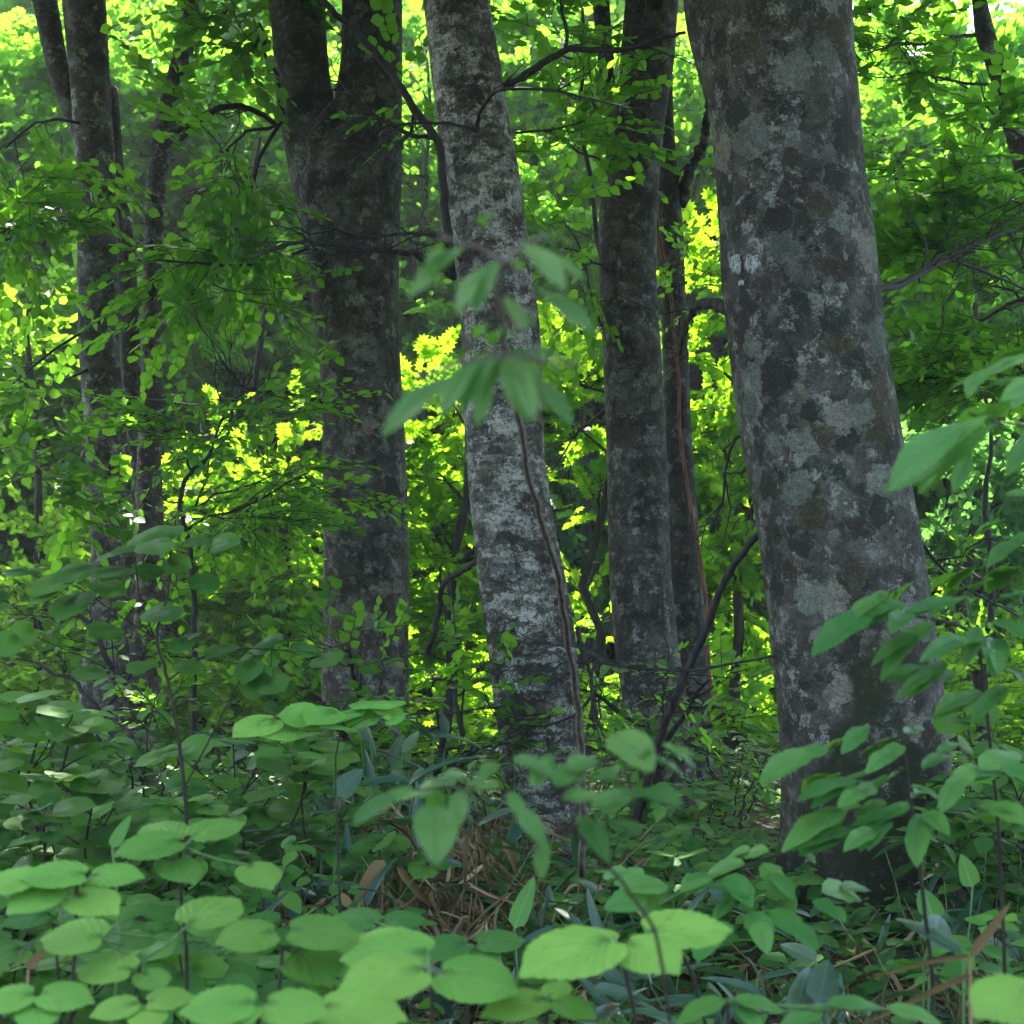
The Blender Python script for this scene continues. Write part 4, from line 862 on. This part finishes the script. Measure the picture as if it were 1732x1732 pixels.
near_plant('round_leaved_shoot', 'pale shoot at the bottom with a broad pair of overlapping leaves', (730, 1642), 2.1, [((722, 1636), (570, 1668), 2.05, .95), ((738, 1642), (880, 1672), 2.1, 1.0), ((735, 1610), (572, 1612), 2.25, .9), ((700, 1600), (600, 1580), 2.35, .9)], 705)
near_plant('round_leaved_shoot', 'shoot right of the bottom centre holding three large pale leaves', (1048, 1600), 2.15, [((1042, 1585), (878, 1640), 2.1, .8), ((1055, 1590), (1150, 1640), 2.12, 1.05), ((1090, 1575), (1240, 1562), 2.25, .85), ((1045, 1588), (1000, 1575), 2.2, .9)], 1180)
near_plant('round_leaved_shoot', 'pale leaves cut by the bottom edge left of centre', (440, 1705), 1.9, [((435, 1695), (300, 1705), 1.88, .95), ((445, 1695), (555, 1712), 1.9, .95), ((540, 1700), (690, 1715), 1.95, .9), ((430, 1700), (375, 1740), 1.88, .9)], 420)
near_plant('round_leaved_shoot', 'pale shoot at the bottom with one slender leaf right of the broad pair', (925, 1690), 2.1, [((925, 1688), (812, 1712), 2.1, .8), ((935, 1690), (1010, 1720), 2.1, .8), ((925, 1688), (960, 1655), 2.2, .8)], 900)
near_plant('round_leaved_shoot', 'large pale leaf cut by the bottom right corner', (1760, 1690), 1.8, [((1762, 1672), (1648, 1712), 1.8, 1.05), ((1770, 1690), (1860, 1720), 1.8, 1.0)], 1780)
near_plant('round_leaved_shoot', 'pale leaf cluster at the left edge above the lone round leaf', (130, 1490), 2.6, [((150, 1478), (30, 1478), 2.6, .85), ((150, 1480), (245, 1478), 2.65, .9), ((100, 1500), (10, 1540), 2.6, .9), ((120, 1510), (200, 1540), 2.6, .9), ((70, 1480), (-40, 1500), 2.6, .9)], 90)
near_plant('round_leaved_shoot', 'soft pale leaves at mid left above the four-leaved shoot', (305, 1430), 2.8, [((310, 1420), (190, 1440), 2.8, .85), ((320, 1415), (415, 1385), 2.85, .85), ((280, 1450), (330, 1490), 2.8, .8), ((420, 1460), (460, 1500), 2.75, .9), ((305, 1420), (240, 1390), 2.9, .8)], 330)
near_plant('round_leaved_shoot', 'deep green leaf group at the bottom right under the dry bamboo leaves', (1230, 1690), 2.3, [((1225, 1690), (1140, 1720), 2.3, .9), ((1240, 1690), (1330, 1700), 2.3, .9), ((1250, 1700), (1290, 1740), 2.3, .9), ((1400, 1700), (1500, 1690), 2.3, .85), ((1390, 1710), (1310, 1735), 2.3, .8), ((1500, 1705), (1600, 1720), 2.3, .85)], 1250, 'broad_leaf', SERR)

near_plant('round_leaved_shoot', 'pale shoot at the far lower left cut by the bottom edge', (60, 1690), 2.1, [((60, 1680), (-40, 1700), 2.1, .95), ((65, 1680), (160, 1690), 2.1, .95), ((60, 1690), (70, 1740), 2.1, .9)], 80)
near_plant('round_leaved_shoot', 'pale shoot between the four-leaved shoot and the bottom edge', (240, 1700), 2.3, [((236, 1695), (150, 1715), 2.3, .9), ((246, 1695), (330, 1680), 2.3, .9), ((240, 1700), (262, 1740), 2.3, .9)], 250)
near_plant('round_leaved_shoot', 'darker round leaves just behind the broad overlapping pair', (800, 1600), 2.7, [((795, 1595), (700, 1610), 2.7, .9), ((806, 1596), (890, 1585), 2.7, .9), ((800, 1602), (840, 1630), 2.7, .9), ((640, 1560), (560, 1545), 2.8, .9), ((650, 1560), (720, 1548), 2.8, .9)], 790, 'broad_leaf')
near_plant('round_leaved_shoot', 'darker round leaves behind the lone shoot leaves at lower left', (90, 1560), 3.0, [((85, 1545), (0, 1560), 3.0, .9), ((95, 1548), (180, 1530), 3.0, .9), ((200, 1600), (270, 1580), 3.0, .9), ((40, 1600), (-20, 1630), 3.0, .9), ((350, 1590), (290, 1610), 3.0, .9)], 110, 'broad_leaf')

def spatial_leaf(acc, b, t, Yb, Yt, tmpl, w=1.0, n=(0, -.5, 1), rnd=.5):
    B = P(b[0], b[1], Yb); T = P(t[0], t[1], Yt); D = T - B; acc.leaves(tmpl, [B], [D], [n], [np.linalg.norm(D)], [rnd], [w])
def twig_plant(name, label, cat, pathpx, Y0, Y1, r0, r1, leaves, mat, tmpl, n=(0, -.5, 1), stemm='stem', ground=True, nseed=0, extra=None, wm=1.0, ysc=1.0, mult=1, ls=1.0):
    leaves = [(q[0], q[1], q[2] * ysc, q[3] * ysc, *q[4:]) for q in leaves]; Y1 *= ysc
    rg = np.random.default_rng(900 + nseed); b = P(pathpx[0][0], pathpx[0][1], Y0); loc = np.array([b[0], b[1], ground_z(b[0], b[1]) if ground else b[2]])
    root = thing(name, label, cat, tuple(loc)); st = Acc(); lf = Acc()
    px_branch(st, pathpx, Y0, Y1, r0, r1, 8, rg)
    for path in (extra or []): px_branch(st, path, Y1, Y1, r1, r1 * .6, 6, rg)
    for q in leaves:
        b_, t_, Yb, Yt = q[:4]; w = wm * (q[4] if len(q) > 4 else 1.0) * rg.uniform(.85, 1.1); nn = np.array(q[5] if len(q) > 5 else n) + rg.normal(0, .12, 3)
        for k_ in range(mult):
            if mult == 1: spatial_leaf(lf, b_, t_, Yb, Yt, tmpl, w, nn, rg.uniform(0, 1)); continue
            f = rg.uniform(0, .5) if k_ else .0; dx, dy = t_[0] - b_[0], t_[1] - b_[1]; an = rg.uniform(-.4, .4) if k_ else 0; ca, sa = math.cos(an), math.sin(an)
            b2 = (b_[0] + dx * f, b_[1] + dy * f); l2 = ls * rg.uniform(.8, 1.15); t2 = (b2[0] + (dx * ca - dy * sa * .6) * l2, b2[1] + (dx * sa * .6 + dy * ca) * l2)
            spatial_leaf(lf, b2, t2, Yb + (Yt - Yb) * f, Yb + (Yt - Yb) * (f + l2) + rg.normal(0, .02), tmpl, w, nn + rg.normal(0, .15, 3), rg.uniform(0, 1))
    st.build('stem', M[stemm], root, origin=loc); lf.build('foliage', M[mat], root, origin=loc); return root

# broad hanging leaves across the centre trunk
twig_plant('large_leaved_sapling', 'thin sapling with big soft-green leaves spread across the centre beech', 'sapling',
    [(984, 1480), (986, 1300), (972, 1150), (958, 1060), (940, 960), (915, 880), (892, 790), (872, 690), (855, 600), (842, 500), (846, 440)], 4.6, 2.6, .0095, .002,
    [((790, 415), (620, 500), 2.55, 2.4), ((760, 400), (700, 450), 2.6, 2.7), ((800, 370), (840, 348), 2.6, 2.7), ((780, 430), (700, 400), 2.6, 2.4), ((848, 440), (760, 480), 2.6, 2.4),
     ((880, 410), (990, 460), 2.6, 2.5), ((900, 395), (985, 400), 2.6, 2.7), ((900, 480), (1005, 550), 2.6, 2.45), ((850, 450), (900, 400), 2.6, 2.75),
     ((848, 600), (665, 690), 2.62, 2.4), ((845, 600), (720, 640), 2.62, 2.35), ((850, 605), (800, 675), 2.62, 2.4), ((855, 600), (900, 665), 2.62, 2.4), ((860, 595), (960, 685), 2.62, 2.5), ((860, 590), (1020, 620), 2.62, 2.6),
     ((845, 590), (740, 600), 2.62, 2.75), ((850, 585), (870, 545), 2.62, 2.8), ((852, 560), (800, 540), 2.6, 2.8), ((850, 590), (950, 600), 2.6, 2.8), ((850, 500), (900, 540), 2.6, 2.5)],
    'broad_leaf', BIGOVAL, (0, -.9, 1), 'vine', True, 1, ysc=.5, wm=.66, mult=2, ls=.64, extra=[[(846, 440), (800, 415), (740, 400)], [(846, 450), (890, 410), (930, 400)], [(848, 600), (800, 610), (700, 640)], [(850, 600), (920, 610), (980, 620)]])
# right-hand broad leaves, upper
twig_plant('large_leaved_sapling', 'upper spray of long drooping leaves reaching in from the right edge', 'sapling',
    [(1800, 1900), (1790, 1300), (1780, 900), (1770, 740), (1740, 720), (1690, 715), (1640, 700)], 3.3, 3.0, .0045, .002,
    [((1690, 715), (1515, 795), 3.0, 2.9), ((1680, 700), (1540, 745), 3.0, 2.85), ((1650, 740), (1605, 825), 3.0, 2.95), ((1640, 720), (1548, 835), 3.05, 3.05), ((1700, 690), (1600, 705), 3.0, 3.2), ((1720, 680), (1640, 690), 3.1, 3.25),
     ((1760, 600), (1620, 622), 3.0, 3.0), ((1740, 640), (1610, 645), 3.0, 3.1), ((1750, 590), (1660, 575), 3.0, 3.2), ((1760, 700), (1720, 790), 3.1, 3.0), ((1770, 640), (1700, 660), 3.0, 2.9), ((1660, 625), (1632, 650), 3.1, 3.0), ((1760, 840), (1700, 820), 3.0, 3.0), ((1790, 730), (1740, 760), 3.0, 2.9)],
    'broad_leaf', BIGOVAL, (.1, -.8, 1), 'stem', True, 2, ysc=.75, mult=2, ls=.8)
twig_plant('large_leaved_sapling', 'middle spray of broad toothed leaves in front of the thickest beech, from the right edge', 'sapling',
    [(1710, 1900), (1690, 1400), (1665, 1160), (1655, 1090), (1630, 1060), (1590, 1050), (1540, 1040)], 3.2, 3.0, .004, .0022,
    [((1530, 1020), (1390, 1062), 3.0, 2.85), ((1500, 1000), (1445, 1035), 3.0, 2.9), ((1545, 985), (1480, 1020), 3.0, 3.1), ((1575, 1055), (1475, 1120), 3.0, 2.9), ((1540, 1035), (1500, 1050), 3.0, 2.85), ((1640, 1010), (1520, 1050), 3.0, 2.95), ((1650, 960), (1570, 990), 3.0, 3.15), ((1680, 980), (1600, 1010), 3.0, 3.1),
     ((1665, 1080), (1570, 1085), 3.0, 2.85), ((1680, 1050), (1760, 1070), 3.0, 2.9), ((1690, 1010), (1750, 1000), 3.0, 3.0), ((1655, 1060), (1620, 1140), 3.0, 2.9), ((1680, 1080), (1690, 1130), 3.0, 2.85), ((1700, 1130), (1760, 1150), 3.0, 2.9), ((1620, 1140), (1500, 1150), 3.05, 2.95), ((1600, 1120), (1520, 1180), 3.0, 2.9), ((1660, 1170), (1590, 1200), 3.0, 2.9), ((1700, 1160), (1640, 1210), 3.0, 2.9),
     ((1720, 960), (1660, 985), 3.0, 3.2), ((1700, 880), (1620, 900), 3.2, 3.3), ((1740, 900), (1680, 940), 3.2, 3.1)],
    'broad_leaf', SERR, (0, -.75, 1), 'stem', True, 3, None, .62, 1.0, 3, .70)
twig_plant('large_leaved_sapling', 'low spray of pale toothed leaves across the foot of the thickest beech', 'sapling',
    [(1592, 1900), (1572, 1600), (1552, 1440), (1536, 1330), (1526, 1240)], 2.9, 2.9, .0045, .0025,
    [((1400, 1265), (1300, 1288), 2.9, 2.75), ((1450, 1240), (1388, 1262), 2.9, 2.95), ((1470, 1225), (1430, 1262), 2.9, 2.85), ((1520, 1250), (1440, 1265), 2.9, 3.0), ((1530, 1240), (1565, 1225), 2.9, 3.0), ((1525, 1260), (1480, 1290), 2.9, 2.8),
     ((1460, 1320), (1330, 1355), 2.9, 2.75), ((1420, 1310), (1360, 1322), 2.9, 3.05), ((1480, 1300), (1400, 1340), 2.9, 2.95), ((1530, 1300), (1460, 1330), 2.9, 2.95), ((1480, 1330), (1430, 1345), 2.9, 2.8), ((1540, 1330), (1600, 1340), 2.9, 2.9), ((1560, 1300), (1620, 1250), 2.9, 3.0),
     ((1430, 1370), (1280, 1430), 2.9, 2.75), ((1500, 1360), (1400, 1372), 2.9, 3.0), ((1540, 1360), (1440, 1400), 2.9, 2.85), ((1460, 1400), (1350, 1435), 2.9, 2.8), ((1560, 1370), (1600, 1400), 2.9, 2.8), ((1560, 1380), (1545, 1440), 2.9, 2.75), ((1500, 1390), (1440, 1425), 2.9, 2.75), ((1400, 1400), (1330, 1400), 2.9, 3.0), ((1540, 1350), (1575, 1330), 2.9, 3.0),
     ((1620, 1330), (1720, 1260), 2.7, 2.8, 1.2), ((1640, 1300), (1600, 1350), 2.7, 2.6, 1.2), ((1700, 1290), (1760, 1330), 2.7, 2.6, 1.2), ((1660, 1360), (1730, 1370), 2.7, 2.6, 1.2)],
    'broad_leaf', SERR, (0, -.7, 1), 'stem', True, 4, [[(1526, 1300), (1480, 1310), (1400, 1330)], [(1545, 1380), (1480, 1390), (1380, 1410)], [(1526, 1245), (1470, 1262), (1400, 1265)]], .62, 1.0, 3, .68)
twig_plant('wind_blown_shrub', 'soft leafy branch in front of the foot of the centre beech', 'shrub',
    [(1150, 1900), (1130, 1700), (1110, 1570), (1050, 1490), (1000, 1430), (930, 1370), (850, 1335), (760, 1330), (640, 1345)], 1.8, 2.7, .0022, .0014,
    [((700, 1335), (610, 1365), 2.7, 2.6), ((740, 1335), (730, 1420), 2.7, 2.6, 1.2), ((780, 1340), (760, 1400), 2.7, 2.6, 1.2), ((840, 1335), (700, 1330), 2.7, 2.85), ((860, 1340), (900, 1400), 2.7, 2.65), ((900, 1330), (940, 1260), 2.7, 2.8, 1.1), ((900, 1300), (860, 1265), 2.75, 2.85), ((940, 1330), (1000, 1270), 2.7, 2.8), ((950, 1350), (1040, 1330), 2.7, 2.65, 1.2),
     ((1040, 1240), (1110, 1290), 2.75, 2.65, 1.3), ((1060, 1300), (1105, 1240), 2.7, 2.7, 1.5), ((1040, 1320), (1000, 1280), 2.7, 2.8), ((1080, 1340), (1010, 1350), 2.7, 2.6), ((980, 1380), (1020, 1430), 2.75, 2.65), ((1120, 1260), (1190, 1290), 2.7, 2.75), ((1100, 1280), (1180, 1310), 2.7, 2.7), ((870, 1280), (930, 1300), 2.75, 2.7), ((780, 1320), (700, 1300), 2.7, 2.85), ((800, 1330), (840, 1290), 2.7, 2.8),
     ((1030, 1390), (1090, 1400), 2.8, 2.7), ((920, 1420), (905, 1490), 2.75, 2.7), ((1070, 1340), (1150, 1350), 2.7, 2.6)],
    'broad_leaf', SERR, (0, -.8, 1), 'stem', True, 5, [[(930, 1370), (980, 1310), (1050, 1270), (1110, 1250)]], .75, .6, 2, .8)
twig_plant('wind_blown_shrub', 'spray of narrow leaves just left of the foot of the thickest beech', 'shrub',
    [(1200, 1760), (1170, 1640), (1120, 1560), (1180, 1500), (1250, 1470), (1330, 1440)], 3.0, 2.9, .0035, .002,
    [((1130, 1500), (1040, 1490), 2.9, 2.85), ((1120, 1520), (1030, 1515), 2.9, 2.8), ((1090, 1480), (1010, 1470), 2.9, 3.0), ((1110, 1530), (1100, 1580), 2.9, 2.8), ((1200, 1480), (1140, 1510), 2.9, 2.8), ((1230, 1480), (1280, 1520), 2.9, 2.8), ((1260, 1460), (1170, 1470), 2.9, 2.95), ((1290, 1460), (1340, 1520), 2.9, 2.8), ((1300, 1440), (1220, 1440), 2.9, 3.0), ((1340, 1430), (1400, 1450), 2.9, 2.9),
     ((1270, 1540), (1310, 1610), 2.85, 2.75, 1.2), ((1300, 1540), (1390, 1590), 2.85, 2.75, 1.2), ((1240, 1520), (1190, 1560), 2.9, 2.8), ((1390, 1510), (1480, 1500), 2.8, 2.9), ((1380, 1520), (1420, 1550), 2.8, 2.75), ((1230, 1560), (1180, 1600), 2.8, 2.7), ((1200, 1500), (1260, 1500), 2.9, 2.85)],
    'broad_leaf', OVAL, (0, -.8, 1), 'stem', True, 6, None, .85, 1.0, 2, .75)
# round-leaved bush standing tall at mid left
twig_plant('round_leaved_bush', 'tall round-leaved bush in front of the slim beech on the left', 'shrub',
    [(320, 1500), (313, 1330), (300, 1240), (285, 1150), (262, 1080), (285, 1000), (290, 930)], 4.8, 4.9, .007, .003,
    [((240, 925), (165, 935), 4.9, 4.8), ((250, 915), (275, 930), 4.9, 4.75, 1.1), ((290, 915), (240, 905), 4.9, 5.0), ((310, 920), (365, 915), 4.9, 4.9), ((355, 925), (410, 905), 4.9, 4.85, 1.1), ((280, 950), (340, 960), 4.9, 4.8), ((220, 960), (150, 975), 4.9, 4.8), ((160, 955), (70, 990), 4.9, 4.8), ((230, 975), (280, 950), 4.9, 5.0), ((100, 990), (30, 1030), 4.9, 4.8),
     ((60, 970), (10, 960), 4.9, 5.0), ((140, 1000), (100, 1040), 4.9, 4.75), ((200, 1010), (170, 980), 4.9, 5.0), ((250, 1030), (290, 1040), 4.9, 4.8), ((200, 1060), (150, 1070), 4.9, 4.8), ((330, 1000), (370, 970), 4.9, 5.0), ((390, 1090), (350, 1110), 4.9, 4.8), ((430, 1110), (400, 1160), 4.9, 4.85, 1.1), ((440, 1120), (420, 1175), 4.95, 4.9, 1.1), ((500, 1100), (560, 1090), 4.9, 5.0), ((470, 1090), (420, 1080), 4.9, 5.0), ((540, 1110), (570, 1130), 4.9, 4.8),
     ((60, 1060), (0, 1090), 4.9, 4.8), ((20, 1010), (-30, 1000), 4.9, 4.9), ((300, 1120), (350, 1140), 4.9, 4.8), ((330, 1070), (300, 1090), 4.9, 4.8), ((170, 1130), (130, 1150), 4.9, 4.8), ((220, 1140), (250, 1120), 4.9, 5.0), ((450, 1150), (490, 1170), 4.9, 4.8)],
    'shrub_leaf', ROUND_MID, (0, -.75, 1), 'stem', True, 7,
    [[(262, 1080), (200, 1040), (130, 990), (60, 975)], [(285, 1150), (340, 1110), (420, 1095), (540, 1105)], [(300, 1240), (220, 1150), (140, 1110), (40, 1070)], [(313, 1330), (360, 1240), (400, 1160), (430, 1110)], [(262, 1080), (235, 1010), (230, 960)]], mult=2, ls=.78)
# pale clump at the left edge and the one near the forked beech foot
twig_plant('round_leaved_bush', 'pale round-leaved shoot in front of the foot of the forked beech', 'shrub',
    [(575, 1560), (570, 1400), (566, 1290), (575, 1240)], 4.6, 4.6, .004, .002,
    [((600, 1215), (570, 1200), 4.6, 4.7), ((620, 1230), (600, 1195), 4.6, 4.7), ((650, 1220), (685, 1212), 4.6, 4.6, 1.2), ((640, 1210), (680, 1195), 4.6, 4.7, .9), ((625, 1200), (655, 1178), 4.6, 4.75), ((590, 1230), (545, 1225), 4.6, 4.5), ((560, 1225), (500, 1200), 4.6, 4.7), ((570, 1200), (520, 1220), 4.6, 4.5), ((540, 1210), (470, 1205), 4.6, 4.6), ((500, 1230), (440, 1240), 4.6, 4.5), ((470, 1215), (395, 1240), 4.6, 4.5)],
    'pale_leaf', ROUND_MID, (0, -.65, 1), 'stem', True, 8, [[(575, 1240), (620, 1215), (650, 1210)], [(575, 1240), (540, 1215), (460, 1215)]])

# ------------------------------------------------------------------ bamboo grass
def sasa_variant(seed, green, dry, culms, h=.8, sp=.35):
    rg = np.random.default_rng(seed); root = thing('bamboo_grass_clump', 'x', 'bamboo grass'); gs = Acc(); gl = Acc(); ds = Acc(); dl = Acc()
    for i in range(culms):
        isdry = i < culms * dry; p = np.array([rg.normal(0, sp), rg.normal(0, sp * .7), -.03]); hh = h * rg.uniform(.5, 1.1) * (1.0 if not isdry else .8)
        q = p + [rg.normal(0, .16 if not isdry else .28), rg.normal(0, .16 if not isdry else .28), hh]; ln = wander(rg, p, q, 7, .05); (ds if isdry else gs).tube(ln, np.linspace(.0035, .002, 7), 5, False)
        m = rg.integers(2, 5)
        for k in range(m):
            j = rg.integers(3, 7); b_ = ln[j]
            if not isdry:
                D = nrm([rg.normal(), rg.normal(), rg.uniform(-.1, 1.0)]); gl.leaves(BLADE_F if rg.random() < .5 else BLADE, [b_], [D], [[rg.normal(0, .5), rg.normal(0, .5) - .4, 1]], [rg.uniform(.18, .30)], [rg.random()])
            else:
                D = nrm([rg.normal(0, .6), rg.normal(0, .6), -rg.uniform(.1, 1.3)]); dl.leaves(CURLED if rg.random() < .75 else BLADE, [b_], [D], [[rg.normal(), rg.normal(), .3]], [rg.uniform(.12, .28)], [rg.random() ** 1.3], [rg.uniform(.5, .9)])
    for ac, nm, mt in ((gs, 'culm', 'green_stem'), (gl, 'foliage', 'bamboo_leaf'), (ds, 'dry_culm', 'dry_stem'), (dl, 'dry_foliage', 'dry_leaf')):
        if ac.v: ac.build(nm, M[mt], root)
    return root
SA = [sasa_variant(601, 1, .82, 62, .75, .32), sasa_variant(602, 1, .35, 34, .75, .3), sasa_variant(603, 1, .6, 40, .5, .3)]
spots = []
for v, px, y, sc in [(0, 640, 6.4, 1.0), (0, 760, 6.8, 1.05), (0, 560, 5.9, .9), (0, 700, 7.6, 1.1), (1, 600, 7.4, 1.2), (1, 570, 8.4, 1.2), (2, 690, 5.2, .9), (2, 850, 8.8, .6),  (0, 480, 6.0, .8), (2, 1400, 5.2, .5), (2, 1480, 4.4, .6), (0, 1700, 5.0, .7), (2, 1600, 4.0, .6), (2, 1330, 6.4, .7), (1, 1680, 5.6, .8), (2, 1020, 6.0, .9), (0, 40, 3.9, .6), (2, 240, 4.2, .8), (0, 30, 5.0, .8), (1, 1700, 7.0, .9), (2, 1150, 5.0, .8), (2, 440, 4.6, .8), (0, 800, 8.6, .8), (2, 1300, 4.8, .7), (0, 950, 4.2, .6), (0, 1230, 3.9, .5), (0, 350, 3.4, .5)]:
    spots.append((v, at(px, y), y, rg.uniform(0, 6.28), sc))
scatter(SA, spots, 'bamboo grass clump', 'bamboo grass clumps')
# single big leaves the photo shows
def big_blade(label, b, t, Yb, Yt, w, mat, tmpl=BLADE_F, stem=None, n=(0, -1, .4)):
    st = Acc(); lf = Acc(); B = P(b[0], b[1], Yb); g = np.array([B[0], B[1] + .05, ground_z(B[0], B[1])]); root = thing('bamboo_grass_shoot', label, 'bamboo grass', tuple(g))
    lf.leaves(tmpl, [B], [P(t[0], t[1], Yt) - B], [n], [np.linalg.norm(P(t[0], t[1], Yt) - B)], [.4 if mat == 'dry_leaf' else .7], [w * (.8 if mat == 'dry_leaf' else 1)]); st.tube(wander(np.random.default_rng(int(b[0])), g, B, 6, .04), np.linspace(.004, .0025, 6), 6)
    st.build('culm', M['green_stem' if mat != 'dry_leaf' else 'dry_stem'], root, origin=g); lf.build('blade', M[mat], root, origin=g)
big_blade('upright pointed green bamboo leaf below the foot of the centre beech', (870, 1570), (904, 1480), 4.2, 4.25, 1.7, 'broad_leaf')
big_blade('upright green bamboo leaf right of the thickest beech foot', (1580, 1555), (1560, 1495), 4.0, 4.1, 2.6, 'broad_leaf')
big_blade('tall yellow-green bamboo leaf at the right, beyond the thickest beech', (1645, 1500), (1628, 1445), 4.6, 4.6, 3.0, 'broad_leaf')
big_blade('broad grey-green bamboo leaf with a dry tip below the thickest beech', (1385, 1700), (1405, 1615), 3.2, 3.3, 2.4, 'bamboo_leaf')
big_blade('grey bamboo leaf leaning right below the thickest beech', (1340, 1720), (1378, 1630), 3.2, 3.3, 2.0, 'bamboo_leaf', n=(.4, -1, .4))
big_blade('grey-green bamboo leaf pointing left beside the thickest beech foot', (1380, 1625), (1315, 1590), 3.4, 3.5, 1.6, 'bamboo_leaf')
big_blade('scarred grey bamboo leaf beside the thin stem at the lower right', (1575, 1600), (1595, 1540), 3.3, 3.4, 3.0, 'bamboo_leaf')
big_blade('rusty dry bamboo leaf slanting up at the lower right', (1640, 1620), (1712, 1525), 2.7, 2.7, .9, 'dry_leaf')
big_blade('brown curled bamboo leaf lying level at the lower right', (1640, 1618), (1525, 1630), 2.7, 2.65, 1.0, 'dry_leaf', CURLED)
big_blade('lower brown bamboo leaf at the lower right pointing left', (1640, 1650), (1530, 1695), 2.7, 2.6, 1.0, 'dry_leaf', CURLED)
big_blade('slender grey-green bamboo leaf slanting in front of the thickest beech foot', (1630, 1615), (1505, 1535), 2.8, 3.0, .6, 'bamboo_leaf')
big_blade('dark curling bamboo leaf at the foot of the forked beech', (570, 1345), (612, 1300), 5.6, 5.6, 3.2, 'bamboo_leaf')
big_blade('yellowing dry bamboo leaf at the lower left edge', (48, 1640), (75, 1600), 2.9, 2.95, 2.2, 'dry_leaf')
big_blade('slim green bamboo blade standing above the round leaves at left', (190, 1435), (220, 1375), 3.4, 3.45, 1.6, 'broad_leaf')
big_blade('pale dry bamboo leaf hanging among the stalks left of the centre beech', (805, 1400), (830, 1500), 6.4, 6.3, 1.3, 'dry_leaf', CURLED)
big_blade('second pale dry leaf hanging beside the first, nearer the forked beech', (790, 1410), (785, 1490), 6.3, 6.2, 1.6, 'dry_leaf', CURLED)
big_blade('torn tan dry leaf lying on the stalks below the forked beech', (650, 1455), (600, 1520), 5.8, 5.7, 2.0, 'dry_leaf')
big_blade('small cream dry leaf standing behind the pale shoots', (590, 1532), (578, 1510), 5.0, 5.0, 4.0, 'dry_leaf')

# ------------------------------------------------------------------ ground cover and litter
rg = np.random.default_rng(12)
n = 15000; y = rg.uniform(2.4, 15, n); x = rg.uniform(-.42, .42, n) * y
clump = np.array([noise.noise(Vector((a_ * 1.1, b_ * 1.1, 3))) for a_, b_ in zip(x, y)]); keep = clump > -.08 - .2 * (y > 8); x, y = x[keep], y[keep]; n = len(x)
gz = np.array([ground_z(a_, b_) for a_, b_ in zip(x, y)])
lf = Acc(); D = rg.normal(0, 1, (n, 3)); D[:, 2] = rg.uniform(-.3, .4, n); lf.leaves(OVAL, np.stack([x, y, gz + rg.uniform(.03, .32, n) ** 1.1], 1), D, np.array([0, -.2, 1.]) + rg.normal(0, .35, (n, 3)), rg.uniform(.05, .11, n), rg.uniform(0, .8, n), rg.uniform(.9, 1.4, n))
lf.build('ground_cover', M['shrub_leaf'], None)['kind'] = 'stuff'
n = 9000; y = rg.uniform(2.0, 14, n); x = rg.uniform(-.42, .42, n) * y; gz = np.array([ground_z(a_, b_) for a_, b_ in zip(x, y)])
lf = Acc(); D = rg.normal(0, 1, (n, 3)); D[:, 2] *= .25; lf.leaves(LEAF, np.stack([x, y, gz + rg.uniform(.02, .07, n)], 1), D, np.array([0, 0, 1.]) + rg.normal(0, .4, (n, 3)), rg.uniform(.05, .09, n), rg.uniform(0, .6, n))
lf.build('leaf_litter', M['dry_leaf'], None)['kind'] = 'stuff'

# ------------------------------------------------------------------ forest air
def build_haze(density):
    bpyme = bpy.data.meshes.new('haze'); x0, x1, y0, y1, z0, z1 = -70, 70, -6, 75, -2, 22
    V = [(x, y, z) for x in (x0, x1) for y in (y0, y1) for z in (z0, z1)]
    bpyme.from_pydata(V, [], [(0, 1, 3, 2), (4, 6, 7, 5), (0, 4, 5, 1), (2, 3, 7, 6), (0, 2, 6, 4), (1, 5, 7, 3)])
    m, t, N, L = nt('haze'); v = N.new('ShaderNodeVolumePrincipled'); v.inputs['Color'].default_value = (.9, .95, .97, 1); v.inputs['Density'].default_value = density; v.inputs['Anisotropy'].default_value = .35
    o = N.new('ShaderNodeOutputMaterial'); L.new(v.outputs[0], o.inputs['Volume'])
    h = link('haze', bpyme, m); h['kind'] = 'stuff'
build_haze(0.0011)
